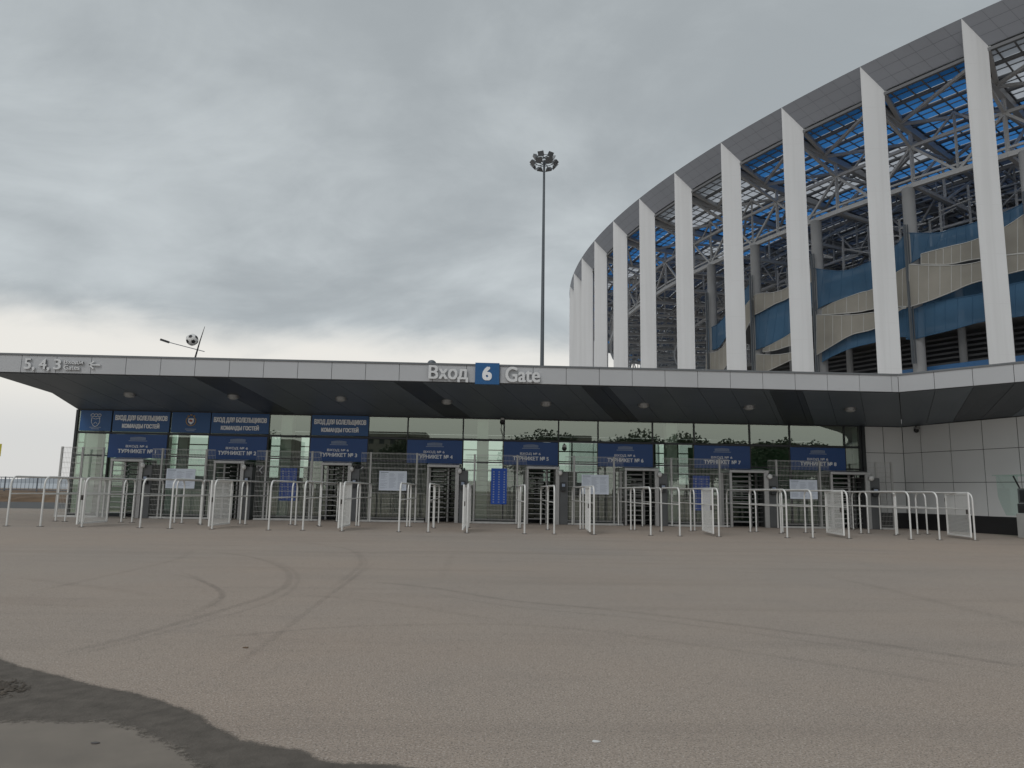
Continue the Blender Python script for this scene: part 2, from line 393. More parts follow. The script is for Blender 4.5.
mark([(50, 661), (120, 645), (190, 626), (245, 611), (280, 598), (297, 584), (292, 570), (262, 557)], .12, .34, .0072)
mark([(332, 594), (356, 575), (366, 562), (354, 548)], .1, .3, .0074)
mark([(160, 571), (205, 583), (222, 598), (200, 615)], .12, .3, .0076)
mark([(215, 682), (270, 641), (330, 595), (380, 560)], .13, .36, .0062)
mark([(440, 582), (450, 560), (455, 553)], .25, .22, .0064)
mark([(250, 628), (262, 640), (300, 640), (330, 646)], .1, .2, .0066)
mark([(330, 553), (450, 552), (640, 556), (800, 556), (1000, 560)], .3, .3, .0070)
me = bpy.data.meshes.new('tyre_marks'); me.from_pydata(tv, [], tf)
at = me.attributes.new('wear', 'FLOAT', 'POINT'); at.data.foreach_set('value', tw)
me.materials.append(M['tyre']); o = bpy.data.objects.new('tyre_marks', me); COL.objects.link(o); structure(o)

# puddle with its wet margin
def wet_mat(name, col, rough, noise_rough=True):
    m = mat(name, col, rough, 0, .2, 2., .5, .12 if rough > .2 else 0, 45)
    return m
M['wet'] = mat('wet_asphalt', (.118, .104, .09), .9, 0, .3, 9., .18, .35, 60)
M['mud'] = mat('mud', (.075, .058, .042), .6, 0, .4, 6., .4, .6, 12)
def puddle_mat():
    m = bpy.data.materials.new('puddle_water'); m.use_nodes = True; nt = m.node_tree; b = nt.nodes['Principled BSDF']
    tc = nt.nodes.new('ShaderNodeTexCoord'); n = nt.nodes.new('ShaderNodeTexNoise'); n.inputs['Scale'].default_value = 1.6; n.inputs['Detail'].default_value = 8; n.inputs['Roughness'].default_value = .65
    nt.links.new(tc.outputs['Object'], n.inputs['Vector'])
    r = nt.nodes.new('ShaderNodeValToRGB'); r.color_ramp.elements[0].position = .35; r.color_ramp.elements[0].color = (.165, .143, .12, 1); r.color_ramp.elements[1].position = .7; r.color_ramp.elements[1].color = (.25, .22, .188, 1)
    nt.links.new(n.outputs['Fac'], r.inputs[0]); nt.links.new(r.outputs[0], b.inputs['Base Color'])
    r2 = nt.nodes.new('ShaderNodeMapRange'); r2.inputs['From Min'].default_value = .3; r2.inputs['From Max'].default_value = .7; r2.inputs['To Min'].default_value = .38; r2.inputs['To Max'].default_value = .75
    nt.links.new(n.outputs['Fac'], r2.inputs['Value']); nt.links.new(r2.outputs[0], b.inputs['Roughness'])
    b.inputs['IOR'].default_value = 1.33; b.inputs['Specular IOR Level'].default_value = .2
    return m
M['puddle'] = puddle_mat()
from mathutils import noise as mnoise
def jag(pts, amp, seed, n=30):
    P = smooth_path(pts, n); out = []
    for p in P:
        q = Vector((p[0], p[1], seed*7.3))
        k = amp*(mnoise.noise(q*1.3)*1.6+mnoise.noise(q*4)*.8+mnoise.noise(q*11)*.5+mnoise.noise(q*30)*.3)
        out.append((p[0]+k*.4, p[1]+k))
    return out
def faded(m, scale, lo, hi):           # a wet film thins out in speckles where its 'wear' value falls to zero
    nt = m.node_tree; b = nt.nodes['Principled BSDF']
    at = nt.nodes.new('ShaderNodeAttribute'); at.attribute_name = 'wear'
    tc = nt.nodes.new('ShaderNodeTexCoord'); n = nt.nodes.new('ShaderNodeTexNoise'); n.inputs['Scale'].default_value = scale; n.inputs['Detail'].default_value = 6; n.inputs['Roughness'].default_value = .8
    nt.links.new(tc.outputs['Object'], n.inputs['Vector'])
    a = nt.nodes.new('ShaderNodeMath'); a.operation = 'ADD'; nt.links.new(at.outputs['Fac'], a.inputs[0]); nt.links.new(n.outputs['Fac'], a.inputs[1])
    r = nt.nodes.new('ShaderNodeMapRange'); r.inputs['From Min'].default_value = lo; r.inputs['From Max'].default_value = hi; nt.links.new(a.outputs[0], r.inputs['Value'])
    nt.links.new(r.outputs[0], b.inputs['Alpha'])
faded(M['puddle'], 22, .85, 1.05); faded(M['wet'], 40, .7, 1.0)
edge = [(-80, 640), (-30, 648), (0, 656), (30, 667), (70, 677), (100, 687), (130, 691), (160, 700), (200, 712), (225, 727), (260, 740), (310, 750), (340, 760), (415, 767), (520, 790), (640, 840)]
e1 = jag([onZ(x, y)[:2] for x, y in edge], .03, 1)
inner = [(-80, 705), (-40, 700), (0, 716), (45, 715), (90, 716), (130, 714), (170, 730), (205, 742), (235, 762), (300, 790), (380, 840)]
e2 = jag([onZ(x, y)[:2] for x, y in inner], .035, 2)
def sheet(name, e, z, mname, band, step, x0, x1, y0, y1):
    """flat film on a fine grid; 'wear' grows from 0 at its outline to 1 inside"""
    E_ = np.array(e); nx, ny = int((x1-x0)/step), int((y1-y0)/step)
    gx, gy = np.meshgrid(np.linspace(x0, x1, nx+1), np.linspace(y0, y1, ny+1)); G = np.stack([gx.ravel(), gy.ravel()], 1)
    A, B = E_[:-1], E_[1:]; best = np.full(len(G), 1e9); sgn = np.zeros(len(G))
    for a, b in zip(A, B):
        d = b-a; l2 = d@d+1e-12; t = np.clip(((G-a)@d)/l2, 0, 1); q = a+t[:, None]*d; ds = ((G-q)**2).sum(1)
        cr_ = d[1]*(G[:, 0]-a[0])-d[0]*(G[:, 1]-a[1]); m_ = ds < best; best[m_] = ds[m_]; sgn[m_] = np.sign(cr_[m_])
    wv_ = np.clip(np.sqrt(best)*sgn/band, 0, 1)
    keep = {}; vs = []; fs = []; ww = []
    def vid(i):
        if i not in keep: keep[i] = len(vs); vs.append((float(G[i, 0]), float(G[i, 1]), z)); ww.append(float(wv_[i]))
        return keep[i]
    for j_ in range(ny):
        for i_ in range(nx):
            q = (j_*(nx+1)+i_, j_*(nx+1)+i_+1, (j_+1)*(nx+1)+i_+1, (j_+1)*(nx+1)+i_)
            if max(wv_[k] for k in q) > 0: fs.append(tuple(vid(k) for k in q))
    b = MB(); b.add(vs, fs); o = b.build(name, mname); at = o.data.attributes.new('wear', 'FLOAT', 'POINT'); at.data.foreach_set('value', ww); return structure(o)
sheet('wet_ground', e1[::3], .008, 'wet', .12, .05, -7, 1.2, 1.2, 8)
sheet('puddle', e2[::3], .012, 'puddle', .30, .05, -7, .6, 1.2, 6)
mm = MB(); rj = random.Random(9)
for k in range(260):                       # crumbled mud washed up at the left end of the puddle
    t_ = rj.random()**.6; a = rj.random()*2*math.pi
    p = onZ(-2+math.cos(a)*34*t_, 689+math.sin(a)*11*t_); r_ = rj.uniform(.006, .035)*(1.15-t_)
    poly = [(p[0]+math.cos(q*math.pi/3.5)*r_*rj.uniform(.6, 1.4), p[1]+math.sin(q*math.pi/3.5)*r_*rj.uniform(.6, 1.4), .0125) for q in range(7)]
    mm.add(poly+[(p[0], p[1], .0125+r_*.35)], [(q, (q+1) % 7, 7) for q in range(7)])
o = mm.build('mud', 'mud'); o['kind'] = 'stuff'

# small scraps lying on the asphalt
for k, (x, y, s) in enumerate([(95, 746, .012), (246, 648, .016), (596, 742, .012)]):
    p = onZ(x, y); b = MB(); rj = random.Random(k)
    b.prism([(math.cos(t*math.pi/3)*s*(1+rj.random()), math.sin(t*math.pi/3)*s*.8*(1+rj.random()), .0) for t in range(6)], (0, 0, s*.35))
    o = b.build('pebble', ['foot', 'berm', 'white'][k]); o.location = (p[0], p[1], .0125 if k == 0 else .001)
    tag(o, ['tiny dark pebble lying in the puddle', 'flat brown scrap on the dry asphalt beside the tyre marks', 'tiny white scrap alone on the asphalt near the bottom of the picture'][k], 'pebble')


# ------------------------------------------------------------------ entrance building
YG, YF = 29.4, 24.9
ZT, ZFB, ZFT = 4.18, 4.94, 5.62
bld = thing('entrance_building', 'long low glass entrance building under a grey panelled canopy with dark soffit', 'building', (0, 0, 0))
XL = -16.2
xs = [XL]+[X_at(p, YG, 440) for p in (110, 168, 209.5, 268, 310.5, 368, 407.5, 463, 504, 558.5, 598, 652.5, 694, 749.5, 789.5, 844)]+[15.62]
KW = np.array([17.45, YG])            # wall kink
KF = onZ(903, 372.5, ZFT)[:2]; KF = np.array([KF[0], YF])
EF = onZ(1024, 361, ZFT)[:2]; uF = (EF-KF)/np.linalg.norm(EF-KF); EF = KF+uF*14
EWp = onZ(1023, 415.6, ZT)[:2]; uW = (EWp-KW)/np.linalg.norm(EWp-KW); EW = KW+uW*14
XF0 = -16.95                          # canopy tip at left
# fascia: separate panels over a dark backing
def fascia_run(mbp, mbj, mbc, a, u, length, w, nrm):
    k = 0; s = 0
    while s < length-.01:
        e = min(length, s+w)
        p0 = a+u*(s+.008); p1 = a+u*(e-.008)
        mbp.prism([(p0[0], p0[1], ZFB+.03), (p1[0], p1[1], ZFB+.03), (p1[0], p1[1], ZFT-.06), (p0[0], p0[1], ZFT-.06)], (-nrm[0]*.03, -nrm[1]*.03, 0))
        s = e
    p0, p1 = a, a+u*length; q = -nrm*.2
    mbj.prism([(*(p0+nrm*-.02), ZFB), (*(p1+nrm*-.02), ZFB), (*(p1+nrm*-.02), ZFT-.02), (*(p0+nrm*-.02), ZFT-.02)], (-nrm[0]*.15, -nrm[1]*.15, 0))
    mbc.prism([(*(p0+nrm*.03), ZFT-.06), (*(p1+nrm*.03), ZFT-.06), (*(p1+nrm*.03), ZFT), (*(p0+nrm*.03), ZFT)], (-nrm[0]*.5, -nrm[1]*.5, 0))
pf, pj, pc = MB(), MB(), MB()
fascia_run(pf, pj, pc, np.array([XF0, YF]), np.array([1., 0]), KF[0]-XF0, 1.165, np.array([0, -1.]))
nF = np.array([uF[1], -uF[0]]);  nF = nF if nF[0] < 0 else -nF
fascia_run(pf, pj, pc, KF+uF*.0, uF, 14, 1.165, nF)
fas = pf.build('fascia_panels', 'panel', bld, .006)
pj.build('fascia_backing', 'joint', bld); pc.build('fascia_cap', 'panel_cap', bld)
# soffit: sloping from the fascia down to the glass, with seams and dark bands
def soff(x, y):                      # height of the soffit over the straight part
    return ZT+(ZFB-ZT)*(YG-y)/(YG-YF)
sf, sd = MB(), MB()
nd = 0
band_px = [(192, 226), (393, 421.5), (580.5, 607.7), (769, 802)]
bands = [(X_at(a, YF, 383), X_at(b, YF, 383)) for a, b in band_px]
cuts = []
x = XF0
while x < KF[0]-.02: cuts.append(x); x += 1.165
cuts += [v for b in bands for v in b]; cuts = sorted(cuts)+[KF[0]]
cc = [cuts[0]]
for v in cuts[1:]:
    if v-cc[-1] > .25 or any(abs(v-b) < 1e-6 for bb in bands for b in bb): cc.append(v)
def fx(v):                           # the same line at the glass wall
    return XL+(v-XF0)/(KF[0]-XF0)*(KW[0]-XL)
if KF[0]-cc[-1] > 1e-6:
    if KF[0]-cc[-1] < .25: cc[-1] = KF[0]
    else: cc.append(KF[0])
lo, hi = YF, YG
for _ in range(50):
    m_ = (lo+hi)/2; p = onY(52, 393, m_)
    if p[2] > soff(0, m_): hi = m_
    else: lo = m_
KX, KY = float(p[0]), m_              # corner in the free left edge of the canopy
for a, b in zip(cc[:-1], cc[1:]):
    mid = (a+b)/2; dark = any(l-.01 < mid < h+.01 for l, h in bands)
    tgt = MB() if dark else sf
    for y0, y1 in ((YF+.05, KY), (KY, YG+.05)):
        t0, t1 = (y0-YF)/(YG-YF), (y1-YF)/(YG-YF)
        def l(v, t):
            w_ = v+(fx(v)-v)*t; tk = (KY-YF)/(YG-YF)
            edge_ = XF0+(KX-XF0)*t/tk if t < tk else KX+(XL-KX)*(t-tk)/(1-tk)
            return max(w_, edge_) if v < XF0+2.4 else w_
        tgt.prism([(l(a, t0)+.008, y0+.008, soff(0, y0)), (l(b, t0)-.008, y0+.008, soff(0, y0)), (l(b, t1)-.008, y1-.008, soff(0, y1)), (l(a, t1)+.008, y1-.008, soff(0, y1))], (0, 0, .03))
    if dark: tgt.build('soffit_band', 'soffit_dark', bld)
# right wing soffit
for k in range(12):
    a, b = k*1.165+.008, (k+1)*1.165-.008
    A0, A1, B0, B1 = KF+uF*a, KF+uF*b, KW+uW*a, KW+uW*b
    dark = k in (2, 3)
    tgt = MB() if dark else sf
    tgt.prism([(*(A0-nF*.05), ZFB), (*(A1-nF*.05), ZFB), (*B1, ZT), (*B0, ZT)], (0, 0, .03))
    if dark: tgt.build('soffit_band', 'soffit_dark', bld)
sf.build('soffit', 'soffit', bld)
bkg = MB(); bkg.quad((XF0+.9, YF+.05, ZFB+.045), (KF[0], YF+.05, ZFB+.045), (KW[0], YG+.05, ZT+.045), (XL+.5, YG+.05, ZT+.045))
for k in range(12):
    a, b = k*1.165, (k+1)*1.165
    A0, A1, B0, B1 = KF+uF*a, KF+uF*b, KW+uW*a, KW+uW*b
    bkg.quad((*(A0-nF*.05), ZFB+.05), (*(A1-nF*.05), ZFB+.05), (*B1, ZT+.05), (*B0, ZT+.05))
bkg.build('soffit_backing', 'joint', bld)
# roof slab (closed body above the soffit)
rf = MB()
zt = ZFT-.08
top = [(XF0+.1, YF+.2, zt), (KF[0], YF+.2, zt), (*(EF-nF*.2), zt), (30, 18, zt), (34, 39, zt), (XL+.02, 39, zt), (XL+.02, YG, zt), (KX+.05, KY, zt)]
rf.add([(p[0], p[1], p[2]-.0) for p in top], [tuple(range(len(top)))])
rf.build('roof_deck', 'roofing', bld)
cs = MB()      # close the left end of the canopy
cs.prism([(XF0, YF+.02, ZFB), (XF0, YF+.02, ZFT-.02), (KX, KY, ZFT-.02), (KX, KY, soff(0, KY))], (.04, 0, 0))
cs.prism([(KX, KY, soff(0, KY)), (KX, KY, ZFT-.02), (XL, YG, ZFT-.02), (XL, YG, ZT)], (.04, 0, 0))
cs.prism([(XL, YG+.12, ZT), (XL, YG+.12, ZFT-.02), (XL, 39, ZFT-.02), (XL, 39, ZT)], (.04, 0, 0))
cs.build('end_cladding', 'panel_cap', bld)
# glazing
fr = MB()
fw = .05
for i, x in enumerate(xs):
    w = fw if 0 < i < len(xs)-1 else .09
    fr.box(x-w/2, x+w/2, YG-.06, YG+.10, 0, ZT)
for z, h in ((.03, .12), (2.35, .05), (3.25, .07), (ZT-.04, .08)):
    for a, b in zip(xs[:-1], xs[1:]):
        fr.box(a+fw/2, b-fw/2, YG-.04, YG+.08, z-h/2+.03, z+h/2+.03)
fr.box(15.665, 15.80, YG-.12, YG+.1, 0, ZT)
fr.build('window_frame', 'frame', bld)
for a, b in zip(xs[:-1], xs[1:]):
    gl = MB()
    for z0, z1 in ((.15, 2.33), (2.41, 3.23), (3.33, ZT-.05)):
        gl.quad((a+.03, YG, z0), (b-.03, YG, z0), (b-.03, YG, z1), (a+.03, YG, z1))
    gl.build('window_pane', 'glass', bld)
# left end wall: glass too
gl = MB(); gl.quad((XL, YG+.1, .1), (XL, 38.9, .1), (XL, 38.9, ZT), (XL, YG+.1, ZT)); gl.build('window_pane', 'glass', bld)
# interior
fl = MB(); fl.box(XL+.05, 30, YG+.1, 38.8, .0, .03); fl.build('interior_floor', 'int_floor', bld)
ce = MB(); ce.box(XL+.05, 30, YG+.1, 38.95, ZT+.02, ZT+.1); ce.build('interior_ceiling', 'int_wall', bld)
for p in (92, 285.5, 482, 671, 862):
    x = X_at(p, 30.2, 470); b = MB(); b.box(x-.23, x+.23, 30.0, 30.46, .03, ZT); b.build('interior_column', 'int_col', bld, .01)
# rear wall with window strips where the photo shows bright openings
YB = 38.8
wins = []
for p0, p1 in ((76, 84), (103, 109), (170, 178), (188, 208), (270, 281), (300, 310), (463, 478), (488, 503), (558, 572), (572, 598), (655, 666), (678, 693), (113, 124), (541, 551)):
    wins.append((X_at(p0, YB, 450), X_at(p1, YB, 450)))
bw = MB(); lx = XL
zw0, zw1 = 1.75, 3.95
rw = MB()
wins_s = sorted(wins)
for a, b in wins_s:
    if a > lx: bw.box(lx, a, YB, YB+.15, 0, ZT)
    bw.box(a, b, YB, YB+.15, 0, zw0); bw.box(a, b, YB, YB+.15, zw1, ZT)
    for z in (2.3, 2.85, 3.4): rw.box(a, b, YB+.03, YB+.09, z-.03, z+.03)
    rw.box(a-.03, a+.03, YB-.02, YB+.1, zw0, zw1); rw.box(b-.03, b+.03, YB-.02, YB+.1, zw0, zw1)
    rg = MB(); rg.quad((a, YB+.06, zw0), (b, YB+.06, zw0), (b, YB+.06, zw1), (a, YB+.06, zw1)); rg.build('rear_window', 'backglass', bld); lx = b
bw.box(lx, 30, YB, YB+.15, 0, ZT)
bw.build('rear_wall', 'int_wall', bld); rw.build('rear_window_frame', 'frame', bld)
# dark boxes added inside the hall to keep its lower part dark
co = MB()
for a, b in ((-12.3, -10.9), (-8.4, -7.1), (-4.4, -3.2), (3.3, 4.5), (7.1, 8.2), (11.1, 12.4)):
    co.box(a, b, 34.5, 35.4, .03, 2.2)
co.build('hall_dark_boxes', 'cabinet', bld)
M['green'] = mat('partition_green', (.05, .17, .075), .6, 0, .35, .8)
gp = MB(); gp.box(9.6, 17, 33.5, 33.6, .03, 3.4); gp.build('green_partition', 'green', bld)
# right wall: cladding panels with joints, black plinth
wc, wj, wp = MB(), MB(), MB()
rowz = [.62, 1.86, 3.07, ZT-.02]
def wallrun(a, u, length, ws, nrm):
    s = 0; i = 0
    while s < length-.02:
        e = min(length, s+ws[i % len(ws)]); i += 1
        for z0, z1 in zip(rowz[:-1], rowz[1:]):
            p0, p1 = a+u*(s+.014), a+u*(e-.014)
            wc.prism([(*p0, z0+.01), (*p1, z0+.01), (*p1, z1-.01), (*p0, z1-.01)], (-nrm[0]*.03, -nrm[1]*.03, 0))
        s = e
    b0, b1 = a-nrm*.025, a+u*length-nrm*.025
    wj.prism([(*b0, .0), (*b1, .0), (*b1, ZT), (*b0, ZT)], (-nrm[0]*.2, -nrm[1]*.2, 0))
    c0, c1 = a-nrm*.02, a+u*length-nrm*.02
    wp.prism([(*c0, .0), (*c1, .0), (*c1, rowz[0]-.02), (*c0, rowz[0]-.02)], (nrm[0]*.015, nrm[1]*.015, 0))
nW = np.array([uW[1], -uW[0]]); nW = nW if nW[0] < 0 else -nW
wallrun(np.array([15.80, YG]), np.array([1., 0]), KW[0]-15.80, [.83, .83], np.array([0, -1.]))
wallrun(KW.copy(), uW, 14, [.85, 1.32, 1.32, 1.32, 1.32, 1.32, 1.32, 1.32, 1.32, 1.32, 1.32], nW)
wc.build('wall_cladding', 'wall_r', bld, .005); wj.build('cladding_joint', 'joint', bld); wp.build('plinth', 'plinth', bld)

# ------------------------------------------------------------------ fascia lettering
ds = thing('direction_sign', 'raised grey lettering 5, 4, 3 with a left arrow on the canopy edge', 'sign', (0, YF, ZFB))
def ztop(px, py): return float(onY(px, py, YF)[2])-ZFB
def fx_(px): return X_at(px, YF, 365)
for body, a, b, t, bo in (('5,', 25.2, 36, 358.6, 370.8), ('4,', 40, 50.8, 359, 371.2), ('3', 54.5, 62, 359.2, 369.6), ('Входы', 65, 84, 360.3, 364.8), ('Gates', 65, 81, 365.3, 369.9)):
    text_mesh('lettering', body, 'fascia_letter', ds, fx_(a), fx_(b), ztop(a, bo), ztop(a, t), -.03, .02, .025)
ar = MB(); xa, xb = fx_(90), fx_(101); zc = ztop(95, 365.2)
ar.bar((xa, -.05, zc), (xb, -.05, zc), .035, .045)
ar.bar((xa, -.05, zc), (xa+.16, -.05, zc+.13), .035, .045); ar.bar((xa, -.05, zc), (xa+.16, -.05, zc-.13), .035, .045)
ar.build('arrow', 'fascia_letter', ds)
gs = thing('gate_sign', 'large raised letters Вход 6 Gate with a blue number plate on the canopy edge', 'sign', (0, YF, ZFB))
text_mesh('lettering', 'Вход', 'fascia_letter', gs, fx_(429), fx_(468.5), ztop(449, 382.3), ztop(449, 366), -.05, .025, .03)
text_mesh('lettering', 'Gate', 'fascia_letter', gs, fx_(505.5), fx_(540), ztop(523, 382.6), ztop(523, 367.5), -.05, .025, .03)
b = MB(); b.box(fx_(475.4), fx_(499.5), -.09, -.005, ztop(487, 384.6), ztop(487, 363.3)); pl = b.build('number_plate', 'plate_blue', gs)
text_mesh('numeral', '6', 'letter', pl, fx_(482.5), fx_(492), ztop(487, 380.8), ztop(487, 367), -.092, .008, .06)

# ------------------------------------------------------------------ blue signs on the glass
YS = YG-.09
def sx(p, y=440): return X_at(p, YS, y)
def sign_board(name, label, cat, group, a, b, z0, z1, m):
    t = thing(name, label, cat, ((sx(a)+sx(b))/2, YS, z0), group)
    w = sx(b)-sx(a); q = MB(); q.box(-w/2, w/2, -.0, .022, 0, z1-z0); q.build('panel', m, t, .004)
    return t, w, z1-z0
words = ['first', 'second', 'third']
for k, (a, b) in enumerate(((111, 168), (210, 268), (311, 367.8))):
    t, w, h = sign_board('banner_sign', 'wide dark blue banner ВХОД ДЛЯ БОЛЕЛЬЩИКОВ КОМАНДЫ ГОСТЕЙ above turnstile № %d' % (k+1), 'sign', 'blue banners for guest fans', a, b, 3.34, 4.15, 'blue_up')
    text_mesh('lettering', 'ВХОД ДЛЯ БОЛЕЛЬЩИКОВ', 'letter', t, -w*.46, w*.46, h*.50, h*.80, -.001, .003, .045)
    text_mesh('lettering', 'КОМАНДЫ ГОСТЕЙ', 'letter', t, -w*.33, w*.33, h*.13, h*.43, -.001, .003, .045)
for k, (a, b) in enumerate(((78, 109.5), (170, 209))):
    t, w, h = sign_board('crest_sign', ['square blue panel with a pale shield emblem at the left corner of the facade', 'square blue panel with a gold coat of arms between two blue banners'][k], 'sign', None, a, b, 3.34, 4.15, 'blue_up')
    em = MB()
    if k == 0:
        pts = [(-.16, -.006, .52), (-.16, -.006, .34), (-.09, -.006, .22), (0, -.006, .16), (.09, -.006, .22), (.16, -.006, .34), (.16, -.006, .52)]
        em.tube(pts, .012, 6); em.tube([(-.16, -.006, .52), (0, -.006, .47), (.16, -.006, .52)], .01, 6)
        for dx in (-.13, 0, .13):
            em.tube([(dx+.07*math.cos(t_), -.006, .62+.06*math.sin(t_)) for t_ in [i*math.pi/5 for i in range(11)]], .012, 6)
        em.tube([(-.07, -.006, .28), (0, -.006, .35), (.07, -.006, .28)], .01, 6)
        em.build('emblem', 'letter', t)
    else:
        em.tube([(.19*math.cos(t_), -.006, .47+.19*math.sin(t_)) for t_ in [math.pi*.75+i*math.pi*1.5/14 for i in range(15)]], .022, 6)
        for dx, dz in ((-.11, .66), (0, .71), (.11, .66)): em.ball((dx, -.006, dz), .045, 10, 6)
        em.build('emblem', 'gold', t)
        s2 = MB(); s2.prism([(-.11, -.004, .57), (-.11, -.004, .42), (0, -.004, .32), (.11, -.004, .42), (.11, -.004, .57)], (0, -.006, 0)); s2.build('shield', 'letter', t)
        s3 = MB(); s3.prism([(-.06, -.011, .44), (.05, -.011, .43), (.06, -.011, .5), (-.02, -.011, .53), (-.07, -.011, .5)], (0, -.004, 0)); s3.build('deer_figure', 'crest_red', t)
    ln = MB()
    for r_, ww in ((.14, .21), (.08, .15)):
        x = -ww
        while x < ww: ln.box(x, x+.028, -.006, .0, r_-.018, r_+.018); x += .04
    ln.build('caption_marks', 'letter_dim', t)
LP = [(109, 167), (209, 267), (310.6, 367.5), (407.5, 462.5), (504, 558), (598, 652.5), (694, 749.5), (790, 844.5)]
for k, (a, b) in enumerate(LP):
    t, w, h = sign_board('turnstile_sign', 'dark blue sign ВХОД № 6 ТУРНИКЕТ № %d over its turnstile' % (k+1), 'sign', 'blue turnstile signs', a, b, 2.30, 3.23, 'blue')
    text_mesh('lettering', 'ВХОД № 6', 'letter', t, -w*.20, w*.18, h*.42, h*.54, -.001, .003, .03)
    text_mesh('number_lettering', 'ТУРНИКЕТ № %d' % (k+1), 'letter', t, -w*.33, w*.33, h*.20, h*.37, -.001, .003, .05)
    lg = MB(); x = -.30
    while x < .3:
        hh = .10+.03*math.cos(x*5); lg.box(x, x+.022, -.006, 0, h*.76, h*.76+hh); x += .038
    lg.box(-.36, .36, -.006, 0, h*.71, h*.735); lg.build('stadium_pictogram', 'letter_dim', t)

# ------------------------------------------------------------------ soffit lamps
LAMPS = [(130, 394), (233.5, 396), (341, 398), (447, 401), (546, 403), (643.5, 404.5), (749, 406.5), (850, 408.5)]
lampname = ['first lamp from the left, over turnstile sign № 1'] + ['round ceiling lamp in the soffit over turnstile sign № %d' % k for k in range(2, 9)]
proto = None
for k, (x, y) in enumerate(LAMPS):
    lo, hi = YF, YG
    for _ in range(40):
        m_ = (lo+hi)/2; p = onY(x, y, m_)
        if p[2] > soff(0, m_): hi = m_
        else: lo = m_
    lab = 'round ceiling lamp in the soffit over turnstile sign № %d' % (k+1)
    if proto is None:
        t = thing('ceiling_lamp', lab, 'lamp', p, 'round lamps in the canopy soffit'); proto = t
        b = MB(); b.tube([(0, 0, .03), (0, 0, -.07)], .21, 20); b.build('housing', 'lamprim', t)
        b = MB(); b.ball((0, 0, -.07), .18, 18, 8, .45); b.build('diffuser', 'lampglass', t)
    else:
        t = copy_tree(proto); t.location = [float(v) for v in p]; t['label'] = lab
# ------------------------------------------------------------------ cameras
def cctv(name, label, p, hang):
    t = thing(name, label, 'camera', p, 'security cameras on the building')
    b = MB(); b.tube([(0, 0, .16), (0, 0, 0)], .035, 8); b.build('bracket', 'cctv', t)
    b = MB(); b.ball((0, -.02, -.04), .10, 14, 8); b.build('dome', 'cctv', t)
    b = MB(); b.box(-.07, .07, -.16, .05, .0, .10); b.build('housing', 'lamprim', t, .01)
    if hang:
        b = MB(); b.tube([(-.02, .03, -.1), (-.05, .05, -.35), (.03, .06, -.6), (.0, .06, -.75)], .012, 6); b.build('cable', 'cctv', t)
cctv('security_camera', 'black dome camera with a hanging cable on the mullion right of turnstile sign № 4', onY(502.5, 420.5, YG-.2), True)
cctv('security_camera', 'small black camera on the glass right of turnstile sign № 5', onY(564.3, 447.5, YG-.18), False)
wpos = KW+uW*.8+nW*.15
cctv('security_camera', 'small black camera high on the grey clad wall near its inner corner', (wpos[0], wpos[1], 4.0), False)
dm = MB(); p = onY(431.8, 362.5, YF+.8); dm.ball((0, 0, 0), .16, 16, 8, .8); dm.tube([(0, 0, -.25), (0, 0, -.05)], .1, 12)
o = dm.build('roof_vent', 'mast'); o.location = p; o.location.z = ZFT+.12; tag(o, 'small dark dome on the canopy roof above the letter В', 'vent')

# ------------------------------------------------------------------ football weathervane on the roof
YV = YF+.5
wv = thing('weathervane', 'weathervane with a football and a long arrow on the canopy roof', 'weathervane', (*onY(194.5, 356.8, YV)[:2], ZFT-.05))
base = np.array(wv.location)
L_ = lambda px, py: onY(px, py, YV)-base
b = MB(); b.tube([(0, 0, 0), L_(200, 341), L_(204.8, 326.5)], .035, 8, True, .008); b.build('pole', 'cctv', wv)
b = MB(); b.tube([L_(169, 342.3)+[0, .0, 0], L_(204.5, 351.6)], .013, 6); b.build('arrow_shaft', 'rail', wv)
b = MB(); b.bar(L_(160.3, 339.4), L_(169.2, 342.4), .03, .075); b.build('arrow_head', 'cctv', wv)
bc = L_(192.2, 339.8); b = MB(); b.ball(bc, .205, 24, 16); ballo = b.build('ball', 'ballw', wv)
b = MB(); phi_ = (1+5**.5)/2
ico = [Vector(v).normalized() for v in ((0, 1, phi_), (0, -1, phi_), (0, 1, -phi_), (0, -1, -phi_), (1, phi_, 0), (-1, phi_, 0), (1, -phi_, 0), (-1, -phi_, 0), (phi_, 0, 1), (phi_, 0, -1), (-phi_, 0, 1), (-phi_, 0, -1))]
rot = Matrix.Rotation(R(31.7), 3, 'X') @ Matrix.Rotation(R(0), 3, 'Z')
for v in ico:
    v = rot @ v; a = v.orthogonal().normalized(); c = v.cross(a)
    ring = [Vector(bc)+(v*.93+(a*math.cos(t*2*math.pi/5)+c*math.sin(t*2*math.pi/5))*.37).normalized()*.209 for t in range(5)]
    cen = Vector(bc)+v*.213
    b.add([cen]+ring, [(0, 1+i, 1+(i+1) % 5) for i in range(5)])
b.build('black_patches', 'ballb', ballo)

